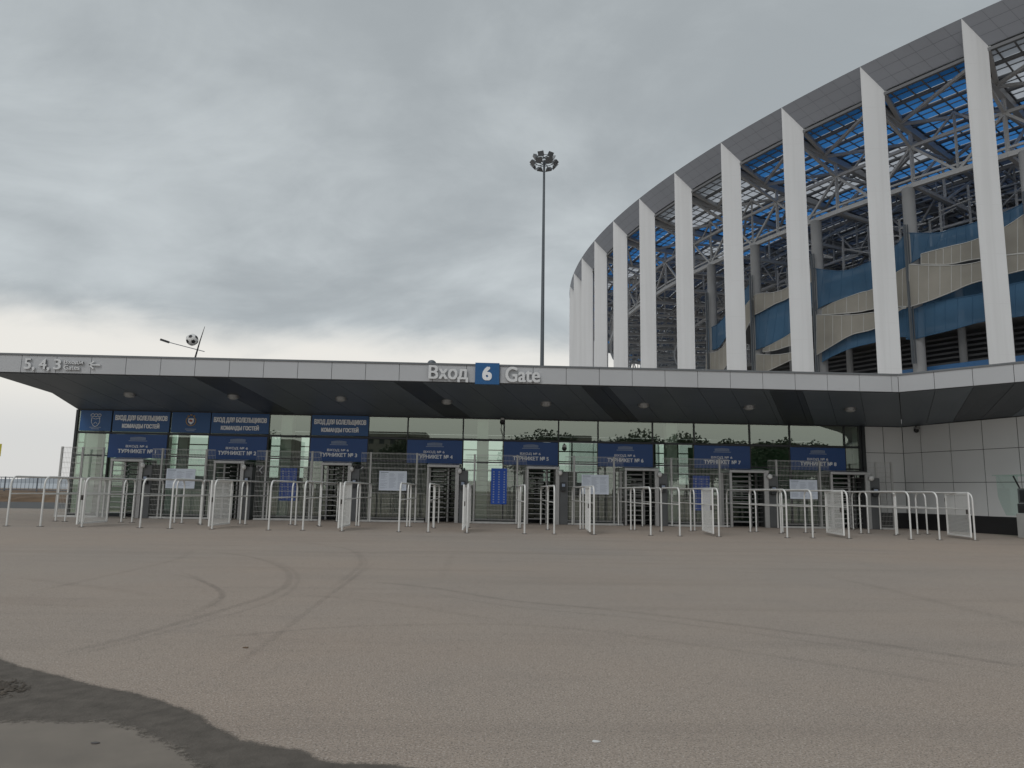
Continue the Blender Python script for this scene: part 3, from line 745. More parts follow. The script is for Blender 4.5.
# ------------------------------------------------------------------ barriers
HB = 1.43
def ubar(name, y0, y1, parent):
    r = .22; pts = [(0, y0, .01), (0, y0, HB-r)]
    for k in range(1, 6): t = math.pi/2*k/6; pts.append((0, y0+r-r*math.cos(t), HB-r+r*math.sin(t)))
    pts += [(0, y0+r, HB), (0, y1-r, HB)]
    for k in range(1, 6): t = math.pi/2*k/6; pts.append((0, y1-r+r*math.sin(t), HB-r+r*math.cos(t)))
    pts += [(0, y1, HB-r), (0, y1, .01)]
    b = MB(); b.tube(pts, .027, 8); return b
def barrier(length, mid=True):
    t = thing('barrier', '', 'barrier', (0, 0, 0), 'white queue barriers')
    ubar('frame', 0, length, t).build('frame', 'barrier', t)
    b = MB(); b.tube([(0, .02, .93), (0, length-.02, .93)], .018, 8); b.build('mid_rail', 'barrier', t)
    for y in (0, length):
        b = MB(); b.box(-.07, .07, y-.07, y+.07, .0, .014); b.build('foot_plate', 'foot', t)
    return t
long_, short_ = barrier(3.05), barrier(2.35)
FX = [(-13.72, -12.8, -11.62), (-9.96, -9.04, -7.84), (-6.2, -5.25, -4.08), (-2.43, -1.57, -.42), (1.28, 2.17, 3.37), (5.08, 5.93, 7.1), (9.17, 9.98, 11.1), (13.04, 13.86, 15.05)]
used = {'long': False, 'short': False}
side = ['left-hand', 'middle', 'right-hand']
def place(kind, src, x, y, label, rz=0):
    t = src if not used[kind] else copy_tree(src)
    used[kind] = True; t.location = (x, y, 0); t.rotation_euler = (0, 0, rz); t['label'] = label; return t
rb = random.Random(5)
for k, tri in enumerate(FX):
    for j, x in enumerate(tri):
        drift = x*.004
        if j == 1:
            place('short', short_, x, 21.82+rb.uniform(-.08, .08), 'front section of the %s white rail before turnstile № %d' % (side[j], k+1), -R(.5)*x/10+rb.uniform(-.01, .01))
        else:
            place('long', long_, x, 21.8+rb.uniform(-.08, .1), 'front section of the %s white rail before turnstile № %d' % (side[j], k+1), -R(.5)*x/10+rb.uniform(-.01, .01))
        place('long', long_, x+drift*8, 24.98+rb.uniform(-.08, .08) if j != 1 else 24.75, 'rear section of the %s white rail before turnstile № %d, near the fence' % (side[j], k+1), -R(.5)*x/10)
# mesh gates folded back along the right-hand rail of each lane
def grid_mesh(b, x0, x1, z0, z1, nx, nz, r, y=0):
    for i in range(nx+1):
        x = x0+(x1-x0)*i/nx; b.bar((x, y, z0), (x, y, z1), r)
    for i in range(nz+1):
        z = z0+(z1-z0)*i/nz; b.bar((x0, y+r*.8, z), (x1, y+r*.8, z), r)
gt = thing('mesh_gate', '', 'gate', (0, 0, 0), 'white mesh gates of the queue lanes')
b = MB()
for a, c in (((0, 0, .08), (0, 0, 1.42)), ((1.62, 0, .08), (1.62, 0, 1.42)), ((.03, 0, .105), (1.59, 0, .105)), ((.03, 0, 1.395), (1.59, 0, 1.395))): b.bar(a, c, .042)
b.build('frame', 'gatewhite', gt)
b = MB(); grid_mesh(b, 0.03, 1.59, .13, 1.37, 28, 30, .007); b.build('mesh_infill', 'gatewhite', gt)
b = MB(); b.box(.02, .12, -.05, .05, .78, .92); b.build('latch', 'foot', gt, .006)
b = MB()
for z in (.3, 1.2): b.tube([(1.65, 0, z-.06), (1.65, 0, z+.06)], .028, 8)
b.build('hinge', 'foot', gt)
swing = [3.5, 2.2, 1.5, .6, -.5, 3, 4, 6]
for k, tri in enumerate(FX):
    t = gt if k == 0 else copy_tree(gt)
    t.location = (tri[2]-.13, 21.86, 0); t.rotation_euler = (0, 0, R(88.5-max(0, tri[2])*.72+swing[k]*.15)); t['label'] = 'white mesh gate folded back along the right-hand rail of the lane to turnstile № %d' % (k+1)

# ------------------------------------------------------------------ turnstiles
YT = 28.2
def turnstile(w):
    t = thing('turnstile', '', 'turnstile', (0, 0, 0), 'full-height turnstiles')
    h = 2.12; d = 1.15
    for x in (-w/2+.04, w/2-.06):
        b = MB(); ww = .04 if x < 0 else .075
        b.box(x-ww, x+ww, 0, .09, 0, h); b.build('post', 'steel', t, .006)
        b = MB(); b.box(x-.04, x+.04, d-.09, d, 0, h); b.build('post', 'steel', t)
    b = MB(); b.box(-w/2, w/2+.02, -.03, d, h, h+.09)
    b.prism([(-w/2, -.03, h+.09), (w/2+.02, -.03, h+.09), (w/2+.02, d*.5, h+.17), (-w/2, d*.5, h+.17)], (0, .02, 0))
    b.build('canopy', 'steel', t, .01)
    cx_ = w*.16
    b = MB(); b.tube([(cx_, d/2, .02), (cx_, d/2, h)], .05, 10); rot_ = b.build('rotor', 'steel', t)
    for a in (20, 140, 260):
        b = MB()
        for i in range(11):
            z = .2+i*.18; q = Vector((math.cos(R(a)), math.sin(R(a)), 0))
            b.tube([(cx_, d/2, z), (cx_+q.x*.60*w/1.28, d/2+q.y*.60*w/1.28, z)], .019, 6)
        b.build('rotor_arm', 'steel', rot_)
    b = MB()
    for i in range(10):
        z = .2+i*.195; b.tube([(-w/2+.06, .05, z), (cx_-.16, .06, z)], .016, 6)
    b.build('comb_bars', 'steel', t)
    b = MB()
    for i in range(12):
        a = R(-60+i*10); b.bar((cx_+math.cos(a)*.66*w/1.28, d/2+math.sin(a)*.5, .05), (cx_+math.cos(a)*.66*w/1.28, d/2+math.sin(a)*.5, h), .022)
    b.build('side_cage', 'darksteel', t)
    b = MB(); b.box(w/2+.03, w/2+.36, .06, d-.1, 0, 2.0); b.build('cabinet', 'cabinet', t, .01)
    b = MB(); b.box(-w/2+.06, w/2-.1, d-.04, d-.02, .0, h); b.build('back_shade', M['shadesheet'], t)  # dark see-through sheet standing in for the shade inside the turnstile
    b = MB(); b.ball((w/2+.04, -.06, 1.98), .085, 12, 8, 1.2); b.build('status_lamp', 'white', t)
    b = MB(); b.box(w/2+.08, w/2+.26, -.06, .06, 1.28, 1.62); rd = b.build('card_reader', 'darksteel', t, .012)
    b = MB(); b.box(w/2+.11, w/2+.23, -.066, -.06, 1.45, 1.56); b.build('reader_screen', 'letter_dim', rd)
    return t
M['shadesheet'] = net_mat('turnstile_shade', (.02, .02, .022), .35)  # near-black film, shade painted behind the rotor
TP = [(108, 131), (212, 242), (320, 350), (426.4, 458.3), (526.4, 559), (624.8, 658.6), (730, 768.5), (831, 870)]
ts = turnstile(1.28)
for k, (a, b_) in enumerate(TP):
    t = ts if k == 0 else copy_tree(ts)
    xa, xb = X_at(a, YT, 490), X_at(b_, YT, 490)
    if k == 0: xb = xa+1.2
    t.location = ((xa+xb)/2, YT, 0); t.scale = ((xb-xa)/1.28, 1, 1)
    t['label'] = 'full-height steel turnstile under the sign ТУРНИКЕТ № %d' % (k+1)
    for ch in [c for c in COL.objects if c.parent == t and c.name.startswith('rotor')]:
        pass
for k, px in enumerate((158.5, 259.5, 360)):
    # status plate with a white cross, right of the first three turnstiles
    p = onY(px, 470, YT+.9)
    t = thing('indicator_plate', 'small dark plate with a white cross right of turnstile № %d' % (k+1), 'indicator', p, 'cross indicator plates')
    b = MB(); b.box(-.16, .16, 0, .03, -.2, .2); b.build('plate', 'darksteel', t)
    b = MB(); b.bar((-.12, -.01, -.13), (.12, -.01, .13), .02, .04); b.bar((-.12, -.012, .13), (.12, -.012, -.13), .02, .04); b.build('cross', 'letter', t)

# ------------------------------------------------------------------ mesh fence between the turnstiles
YP = 28.36
FP = [(58, 79), (79, 100), (159.5, 204), (264.5, 310.5), (369.5, 416), (474, 517), (574, 614), (671.5, 720), (777, 820.5), (877, 892.5)]
flabel = ['first fence panel left of the building, standing clear of the glass corner', 'fence panel in front of the glass corner under the shield emblem', 'fence panel between turnstiles № 1 and № 2 with a white notice',
          'fence panel between turnstiles № 2 and № 3 in front of a blue poster', 'fence panel between turnstiles № 3 and № 4 with a white notice', 'fence panel between turnstiles № 4 and № 5 in front of a blue poster',
          'fence panel between turnstiles № 5 and № 6 with a white notice', 'fence panel between turnstiles № 6 and № 7 in front of a blue poster', 'fence panel between turnstiles № 7 and № 8 with a white notice', 'narrow fence panel right of turnstile № 8 against the grey wall']
for k, (a, b_) in enumerate(FP):
    xa, xb = X_at(a, YP, 490), X_at(b_, YP, 490); hf = 2.62
    t = thing('mesh_fence', 'tall wire mesh '+flabel[k], 'fence', (xa, YP, 0), 'wire mesh fence panels'); w = xb-xa
    for x in (0, w):
        if k == 1 and x == 0: continue
        b = MB(); b.box(x-.035, x+.035, -.035, .035, 0, hf+.03); b.build('post', 'galv', t, .006)
    wires = MB()
    ext0 = -.35 if k not in (0, 1) else 0; ext1 = .35 if k not in (0, 1, 9) else 0
    x0, x1 = ext0, w+ext1
    nx = max(4, int((x1-x0)/.055))
    for i in range(nx+1): x = x0+(x1-x0)*i/nx; wires.bar((x, -.05, .12), (x, -.05, hf), .0055)
    for i in range(14):
        z = .13+i*(hf-.15)/13; wires.bar((x0, -.056, z), (x1, -.056, z), .009)
        if i in (0, 5, 10, 13): wires.bar((x0, -.075, z+.03), (x1, -.075, z+.03), .009)
    wires.build('wire_mesh', 'galv', t)
    b = MB(); b.box(x0, x1, -.05, .05, 0, .07); b.build('base_rail', 'galv', t)
# wider mesh wings beside the turnstiles are carried by the extensions above

# notices and posters
NP = [(166, 195, 468.7, 488.4), (379, 406.7, 471, 490.6), (581.6, 608.8, 474.7, 494.3), (790, 817.5, 479.8, 499)]
for k, (a, b_, y0, y1) in enumerate(NP):
    YN = YP-.12; pa, pb = onY(a, (y0+y1)/2, YN), onY(b_, (y0+y1)/2, YN); z1 = onY((a+b_)/2, y0, YN)[2]; z0 = onY((a+b_)/2, y1, YN)[2]
    t = thing('notice_board', 'white printed notice board on the fence between turnstiles № %d and № %d' % (2*k+1, 2*k+2), 'notice', ((pa[0]+pb[0])/2, YN, z0), 'white notice boards on the fence')
    w = pb[0]-pa[0]; h = z1-z0
    b = MB(); b.box(-w/2, w/2, 0, .015, 0, h); b.build('sheet', 'paper', t)
    b = MB(); rk = random.Random(20+k)
    for c in range(3):
        x0 = -w/2+.05+c*(w-.06)/3; z = h-.1
        while z > .07:
            ln_ = (w-.06)/3-.05
            b.box(x0, x0+ln_*rk.uniform(.55, 1), -.004, 0, z-.007, z); z -= .034 if rk.random() > .12 else .06
    b.box(-w/2+.05, -w/2+.35, -.004, 0, h-.07, h-.045)
    b.build('print_lines', 'print', t)
PP = [(279.6, 296.4, 468, 500.6), (491, 506.8, 468.4, 504.2), (693.2, 710, 475.7, 510.5)]
for k, (a, b_, y0, y1) in enumerate(PP):
    YN = YG-.3; pa, pb = onY(a, (y0+y1)/2, YN), onY(b_, (y0+y1)/2, YN); z1 = onY((a+b_)/2, y0, YN)[2]; z0 = onY((a+b_)/2, y1, YN)[2]
    if k == 1: YN = YP-.12; pa, pb = onY(a, (y0+y1)/2, YN), onY(b_, (y0+y1)/2, YN); z1 = onY((a+b_)/2, y0, YN)[2]; z0 = onY((a+b_)/2, y1, YN)[2]
    t = thing('rules_poster', 'tall blue poster with columns of small white signs between turnstiles № %d and № %d' % (2*k+2, 2*k+3), 'poster', ((pa[0]+pb[0])/2, YN, z0), 'blue rules posters')
    w = pb[0]-pa[0]; h = z1-z0
    b = MB(); b.box(-w/2, w/2, 0, .02, 0, h); b.build('board', 'poster', t)
    b = MB()
    for c in range(3):
        x = -w/2+w*(c+.5)/3
        for i in range(13):
            z = h*.06+h*.84*i/12; b.box(x-.028, x+.028, -.005, 0, z-.022, z+.022)
    b.build('pictogram_grid', 'letter_dim', t)

# ------------------------------------------------------------------ ticket terminal by the right wall
kp = onZ(1018, 538)
kt = thing('ticket_terminal', 'grey ticket terminal with a dark screen under a glass canopy by the right wall', 'terminal', kp, None, math.atan2(uW[1], uW[0])+math.pi)
b = MB(); b.box(-.8, 0, -.6, .0, 0, .80); b.build('cabinet', 'kiosk', kt, .02)
b = MB(); b.box(-.78, -.02, -.58, -.06, .81, 1.12); b.build('slot_housing', 'darksteel', kt, .02)
b = MB(); b.box(-.7, -.1, -.055, -.045, .86, 1.05); b.build('ticket_slot', 'cctv', kt)
b = MB(); b.box(-.78, -.02, -.58, -.12, 1.13, 1.62); sb = b.build('screen_housing', 'cabinet', kt, .02)
b = MB(); b.box(-.7, -.1, -.115, -.105, 1.18, 1.56); b.build('screen', 'cctv', sb)
b = MB(); b.box(-1.1, .32, -.6, .55, 2.02, 2.05); b.build('glass_canopy', 'kioskglass', kt)
b = MB(); b.prism([(.26, .42, 2.02), (.26, .40, 1.35), (.26, .30, 1.1), (.26, .08, .72), (.26, -.6, .72), (.26, -.6, 2.02)], (.015, 0, 0)); b.build('glass_side', 'kioskglass', kt)
b = MB(); b.bar((.0, -.02, 2.02), (.0, -.28, 1.62), .035); b.build('strut', 'cctv', kt)

# ------------------------------------------------------------------ floodlight mast
YM = 65.
mp_ = onY(542, 364, YM); mt_ = onY(545, 155, YM)
ml = thing('floodlight_mast', 'tall dark steel mast with a ring of floodlights rising behind the canopy', 'light mast', (mp_[0], YM, 0))
HM = float(mt_[2])-.55
b = MB(); b.tube([(0, 0, 0), (0, 0, HM*.5), (0, 0, HM)], .23, 14, True, .1); b.build('pole', 'mast', ml)
b = MB()
for rr_, zz in ((.85, HM-.2), (.7, HM+.25)):
    b.tube([(rr_*math.cos(i*math.pi/10), rr_*math.sin(i*math.pi/10), zz) for i in range(21)], .035, 6)
for i in range(6):
    a = i*math.pi/3; b.bar((0, 0, HM-.4), (.85*math.cos(a), .85*math.sin(a), HM-.2), .05); b.bar((0, 0, HM+.3), (.7*math.cos(a), .7*math.sin(a), HM+.25), .05)
b.build('crown_ring', 'mast', ml)
b = MB(); b.tube([(0, 0, HM), (-.18, 0, HM+1.1)], .02, 6, True, .008); b.build('lightning_rod', 'mast', ml)
def floodlight(a, rad, z, tilt, sz):
    d = Vector((math.cos(a), math.sin(a), 0)); side_ = Vector((-d.y, d.x, 0))
    n_ = (d*math.cos(tilt)-Vector((0, 0, 1))*math.sin(tilt)); u_ = n_.cross(side_)
    c = d*rad+Vector((0, 0, z)); w = sz; hh = sz*.8
    front = [c+n_*.28+side_*w*sx_+u_*hh*sy for sx_, sy in ((-.5, -.5), (.5, -.5), (.5, .5), (-.5, .5))]
    back = [c+side_*w*.5*sx_+u_*hh*.5*sy for sx_, sy in ((-.5, -.5), (.5, -.5), (.5, .5), (-.5, .5))]
    b = MB(); b.add(front+back, [(3, 2, 1, 0), (4, 5, 6, 7), (0, 1, 5, 4), (1, 2, 6, 5), (2, 3, 7, 6), (3, 0, 4, 7)])
    b.bar(c, c-d*.25, .05)
    f = b.build('floodlight', 'flood', ml)
    g_ = MB(); e = n_*.006; g_.quad(*[p+e+(c+n_*.28-p)*.1 for p in front]); g_.build('lens', 'flens', f)
for i in range(8): floodlight(i*math.pi/4+.3, 1.0, HM-.3, R(40), .66)
for i in range(6): floodlight(i*math.pi/3+.1, .72, HM+.42, R(35), .6)

# ------------------------------------------------------------------ stadium
SC = np.array([155.8812, 139.3434]); SR, PH, DA = 138.3964, 3.135313, .0693887
HT, DH, DR, DT = 45., 2.667, 1.836, 1.365
def sp(i, r, z, off=0.):
    a = PH+DA*i; return np.array([SC[0]+math.cos(a)*r-math.sin(a)*off, SC[1]+math.sin(a)*r+math.cos(a)*off, z])
st = thing('stadium', 'huge round stadium with tall white blade columns and a blue and white panelled roof', 'stadium', (SC[0], SC[1], 0))
SO = np.array([SC[0], SC[1], 0.])
class SB(MB):
    def build(s, name, m, parent=None, bevel=0):
        s.v = [(p[0]-SO[0], p[1]-SO[1], p[2]) for p in s.v]; return super().build(name, m, parent or st, bevel)
I0, I1 = -16, 11
for i in range(I0, I1+1):
    b = SB(); T = .2
    A = [sp(i, SR, 0), sp(i, SR, HT), sp(i, SR-DR, HT-DH, DT), sp(i, SR-DR, 0, DT)]
    a = PH+DA*i
    # wedge-shaped blade: thin outer edge, thicker inner edge
    tn = np.array([-math.sin(a), math.cos(a), 0]); on = np.array([math.cos(a), math.sin(a), 0])
    n_ = np.cross((A[3]-A[0])/np.linalg.norm(A[3]-A[0]), [0, 0, 1.])
    n_ = n_ if np.dot(n_[:2], np.array([0, 0])-A[0][:2]) < 0 else -n_
    b.add([A[0], A[1], A[2], A[3], A[0]+n_*.25-on*.35, A[1]+n_*.25-on*.35, A[2]+n_*.5, A[3]+n_*.5],
          [(0, 1, 2, 3), (7, 6, 5, 4), (0, 4, 5, 1), (1, 5, 6, 2), (2, 6, 7, 3), (3, 7, 4, 0)])
    b.build('column', 'fin')
ring, ringj, rinner = SB(), SB(), SB()
for i in range(I0, I1):
    nx, nz = 6, 3
    def rp(u, v, back=0.):
        o_ = sp(i+u, SR, HT); q = sp(i+u, SR-DR, HT-DH, DT)
        if False: pass
        p = o_+(q-o_)*v
        aa = PH+DA*(i+u); return p+np.array([-math.cos(aa)*back, -math.sin(aa)*back, back*.2])
    for u in range(nx):
        for v in range(nz):
            g_ = .0010; h_ = .0035
            ring.quad(rp(u/nx+g_, v/nz+h_), rp((u+1)/nx-g_, v/nz+h_), rp((u+1)/nx-g_, (v+1)/nz-h_), rp(u/nx+g_, (v+1)/nz-h_))
    for u in range(3):
        ringj.quad(rp(u/3, 0, .06), rp((u+1)/3, 0, .06), rp((u+1)/3, 1, .06), rp(u/3, 1, .06))
        # top of the rim and the roof upstand behind it
        ringj.quad(rp(u/3, 0, .06), rp((u+1)/3, 0, .06), sp(i+(u+1)/3, SR-3.2, HT-.4), sp(i+u/3, SR-3.2, HT-.4))
ring.build('roof_rim', 'ring'); ringj.build('rim_backing', 'trussd')
# roof field
def zr(s): return HT-DH-.10*s-.05
S0 = 1.9
rows = [(S0+k*2.5, S0+(k+1)*2.5) for k in range(18)]
def iswhite(i, s):
    if i >= 9: return s < 11
    if i == 7: return 13 < s < 18
    if i == 8: return 22 < s < 30
    if i == 6: return 11 < s < 16
    if i == 5: return 3 < s < 11
    if i in (4,): return 2 < s < 9
    if i == 3: return 14 < s < 20
    return (i*7+int(s/6)*3) % 5 == 0
bl, wh, dk_, pu, dc = SB(), SB(), SB(), SB(), SB()
def seg(b, i0, i1, s0, s1, dz, n=2):
    for k in range(n):
        a, c = i0+(i1-i0)*k/n, i0+(i1-i0)*(k+1)/n
        b.quad(sp(a, SR-s0, zr(s0)+dz), sp(c, SR-s0, zr(s0)+dz), sp(c, SR-s1, zr(s1)+dz), sp(a, SR-s1, zr(s1)+dz))
for i in range(I0, I1):
    bl, wh, dk_ = SB(), SB(), SB()
    for k, (s0, s1) in enumerate(rows):
        sm_ = (s0+s1)/2
        lim = 21.5 if i >= 3 else (12 if i >= 0 else 7)
        tgt = dk_ if sm_ > lim else (wh if iswhite(i, sm_) else bl)
        nu, nv = 6, 2
        for u in range(nu):
            for v in range(nv):
                a0, a1 = i+.03+.94*(u+.05)/nu, i+.03+.94*(u+.95)/nu
                q0, q1 = s0+.16+(s1-s0-.32)*(v+.03)/nv, s0+.16+(s1-s0-.32)*(v+.97)/nv
                tgt.quad(sp(a0, SR-q0, zr(q0)), sp(a1, SR-q0, zr(q0)), sp(a1, SR-q1, zr(q1)), sp(a0, SR-q1, zr(q1)))
        # dark purlins and the bars between panels
        pu.bar(sp(i, SR-s0, zr(s0)-.12), sp(i+1, SR-s0, zr(s0)-.12), .34, .3)
        for u in range(1, 6):
            pu.bar(sp(i+.03+.94*u/6, SR-s0, zr(s0)+.02), sp(i+.03+.94*u/6, SR-s1, zr(s1)+.02), .14, .1)
        pu.bar(sp(i, SR-sm_, zr(sm_)+.02), sp(i+1, SR-sm_, zr(sm_)+.02), .14, .1)
    for q_, nm, mm_ in ((bl, 'blue_roof_panels', 'roofblue'), (wh, 'white_roof_panels', 'roofwhite'), (dk_, 'dark_roof_panels', 'roofdark')):
        if q_.v: q_.build(nm, mm_)
    # closed decking over every radial truss and along the rim
    seg(dc, i-.05, i+.05, 1.5, 47, .06, 1); seg(dc, i, i+1, 1.83, 2.4, .2, 4)
pu.build('roof_purlins', 'trussd'); dc.build('roof_decking', 'trussd')
SE = 46; SPL = 9.2; ZB, ZM = 34.5, 38.9
for i in range(I0, I1+1):
    t_ = SB()
    t_.bar(sp(i, SR-DR, zr(DR)-.55), sp(i, SR-SE, zr(SE)-.55), .55, .75)
    t_.bar(sp(i, SR-DR, HT-DH-.3, DT), sp(i, SR-8, zr(8)-.55), .4, .5)
    t_.bar(sp(i, SR-3.5, zr(3.5)-.8), sp(i, SR-SPL, ZM), .3, .3)
    t_.bar(sp(i, SR-SPL, ZM), sp(i, SR-18, zr(18)-.8), .28, .28)
    t_.bar(sp(i, SR-SPL, ZB), sp(i, SR-SPL, zr(SPL)-.5), .3, .3)
    stn = [SPL, 16, 24, 32, 40, 46]
    for a_, b_ in zip(stn[:-1], stn[1:]):
        t_.bar(sp(i, SR-a_, ZB), sp(i, SR-b_, ZB), .38, .38)
        t_.bar(sp(i, SR-a_, ZB), sp(i, SR-b_, zr(b_)-.6), .24, .24)
        t_.bar(sp(i, SR-b_, zr(b_)-.6), sp(i, SR-b_, ZB), .2, .2)
    t_.build('roof_truss', 'truss')
t_ = SB()
for i in range(I0, I1):
    for z, w_ in ((ZB, .5), (ZB+.75, .22), (ZM, .34)):
        t_.bar(sp(i, SR-SPL, z), sp(i+1, SR-SPL, z), w_, w_)
    t_.bar(sp(i, SR-SPL, ZM), sp(i+.5, SR-SPL, ZB), .26, .26); t_.bar(sp(i+.5, SR-SPL, ZB), sp(i+1, SR-SPL, ZM), .26, .26)
    t_.bar(sp(i+.5, SR-SPL, ZB), sp(i+.5, SR-SPL, zr(SPL)-.4), .2, .2)
    t_.bar(sp(i+.25, SR-SPL, ZM), sp(i+.5, SR-SPL, zr(SPL)-.4), .2, .2); t_.bar(sp(i+.75, SR-SPL, ZM), sp(i+.5, SR-SPL, zr(SPL)-.4), .2, .2)
t_.build('ring_truss', 'truss')
for s_ in (24, 32, 40):
    t_ = SB()
    for i in range(I0, I1):
        zb_ = ZB-.2
        t_.bar(sp(i, SR-s_, zb_), sp(i+1, SR-s_, zb_), .34, .34); t_.bar(sp(i, SR-s_, zr(s_)-.5), sp(i+1, SR-s_, zr(s_)-.5), .3, .3)
        t_.bar(sp(i, SR-s_, zb_), sp(i+.5, SR-s_, zr(s_)-.5), .22, .22); t_.bar(sp(i+.5, SR-s_, zr(s_)-.5), sp(i+1, SR-s_, zb_), .22, .22)
        t_.bar(sp(i+.5, SR-s_, zr(s_)-.5), sp(i+.5, SR-s_, zb_), .16, .16)
    t_.build('ring_truss', 'truss')
zz = [(1, 2.2), (0, 7.), (1, 12.), (0, 18.)]
for (u0_, s0), (u1_, s1) in zip(zz[:-1], zz[1:]):      # zigzag bracing in the plane of the roof
    br = SB()
    for i in range(I0, I1): br.bar(sp(i+u0_, SR-s0, zr(s0)-.75), sp(i+u1_, SR-s1, zr(s1)-.75), .3, .3)
    br.build('roof_bracing', 'truss')
rl2 = random.Random(11)
for i in range(I0, I1):                    # fine lattice of the inner roof
    lt_ = SB()
    for k in range(15):
        s_ = 21+k*1.7; z_ = zr(s_)-rl2.uniform(.8, 4.2); lt_.bar(sp(i, SR-s_, z_), sp(i+1, SR-s_, z_), .15, .15)
        lt_.bar(sp(i+rl2.random(), SR-s_, z_), sp(i+rl2.random(), SR-s_-1.7, z_+rl2.uniform(-1.5, 1.5)), .13, .13)
        q = rl2.random(); lt_.bar(sp(i+q, SR-s_, z_), sp(i+q, SR-s_, zr(s_)-.3), .11, .11)
    lt_.bar(sp(i+.5, SR-21, zr(21)-2.4), sp(i+.5, SR-46, zr(46)-2.4), .2, .2)
    lt_.build('roof_lattice', 'lattice')
# bowl: concourse wall, slabs, louvres, rear posts
def cyl(b, r, z0, z1, i0, i1, n=None):
    n = n or int((i1-i0)*3)
    for k in range(n):
        u0_, u1_ = i0+(i1-i0)*k/n, i0+(i1-i0)*(k+1)/n
        b.quad(sp(u0_, r, z0), sp(u1_, r, z0), sp(u1_, r, z1), sp(u0_, r, z1))
b = SB(); cyl(b, SR-21, 0, 30, 3.6, I1)
for k in range(81):
    u0_, u1_ = 3.6+(I1-3.6)*k/81, 3.6+(I1-3.6)*(k+1)/81
    b.quad(sp(u0_, SR-21, 30), sp(u1_, SR-21, 30), sp(u1_, SR-46, 37), sp(u0_, SR-46, 37))
b.build('bowl_wall', 'bowl')
for z in (8.5, 12.8, 19.2, 25, 29.5):
    b = SB()
    for k in range(81):
        u0_, u1_ = 3.6+(I1-3.6)*k/81, 3.6+(I1-3.6)*(k+1)/81
        ro = SR-13 if z < 29 else SR-18
        b.add([sp(u0_, ro, z), sp(u1_, ro, z), sp(u1_, SR-20.98, z), sp(u0_, SR-20.98, z), sp(u0_, ro, z+.45), sp(u1_, ro, z+.45), sp(u1_, SR-20.98, z+.45), sp(u0_, SR-20.98, z+.45)],
              [(0, 1, 2, 3), (4, 5, 6, 7), (0, 1, 5, 4)])
    b.build('floor_slab', 'slab')
b = SB()
for z in np.arange(13.6, 19, .55):
    for i in range(5, I1):
        b.bar(sp(i, SR-15, z), sp(i+1, SR-15, z), .12, .22)
b.build('louvers', 'louver')
b = SB()
for i2 in range(10, 22): b.tube([sp(i2/2+.2, SR-13.6, 12.6), sp(i2/2+.2, SR-13.6, 25)], .38, 10)
b.build('rear_posts', 'pillar')
b = SB()
for i2 in range(20, 44):                   # stair and service clutter below the roof
    i_ = i2/4.; r_ = SR-19+random.random()*5
    z0 = 29.8; b.bar(sp(i_, r_, z0), sp(i_, r_, z0+random.uniform(3, 6.5)), .18)
    b.bar(sp(i_, r_, z0+random.uniform(1, 4)), sp(i_+.4, r_+random.uniform(-2, 2), z0+random.uniform(1, 5)), .15)
    b.bar(sp(i_, r_, z0+1.1), sp(i_+.25, r_, z0+1.1), .1)
b.build('service_steelwork', 'truss')
b = SB(); cyl(b, SR-10.5, 13.4, 14.9, 7.2, I1, 60); cyl(b, SR-10.8, 13.4, 14.9, 7.2, I1, 60); b.build('blue_parapet', 'bluepara')
# round pillars in front of the bowl, with a bracket post carrying the nets
RN = SR-8.
def on_cyl(x, y, r):
    d = ray(x, y); o_ = np.array([0, 0, HC]); oo = o_[:2]-SC
    A_ = d[0]**2+d[1]**2; B_ = oo[0]*d[0]+oo[1]*d[1]; C_ = oo@oo-r*r
    t = (-B_-math.sqrt(B_*B_-A_*C_))/A_; return o_+t*d
for px, py in ((914, 280), (819.5, 300), (757, 310), (713, 330), (1036, 260)):
    p = on_cyl(px, py, SR-9.2)
    b = SB(); b.tube([(p[0], p[1], 0), (p[0], p[1], 34.3)], .64, 18); b.build('pillar', 'pillar')
    q = on_cyl(px-6, py, RN)
    b = SB(); b.bar((q[0], q[1], 15), (q[0], q[1], 30), .22); b.bar((q[0]+.25, q[1]-.1, 15), (q[0]+.25, q[1]-.1, 30), .1); b.build('net_post', 'mast')
def net(name, mname, top_, bot_, r, lines=True):
    T_ = smooth_path(top_, 8); B_ = smooth_path(bot_, 8)
    n = min(len(T_), len(B_)); b = SB(); e = SB(); s_ = SB()
    P = [on_cyl(*T_[k], r) for k in range(n)]; Q = [on_cyl(*B_[k], r) for k in range(n)]
    for k in range(n-1): b.quad(Q[k], Q[k+1], P[k+1], P[k])
    b.build(name, mname)
    e.tube(P, .055, 5); e.tube(Q, .055, 5)
    for k in range(2, n, 4) if not lines else []: s_.bar(P[k], Q[k], .05)
    if s_.v: s_.build('net_seams', 'netblue')
    if lines:
        for k in range(0, n, 4): e.bar(P[k], Q[k], .06)
    e.build('net_edge', 'netedge' if lines else 'netblue')
Z = lambda L: L
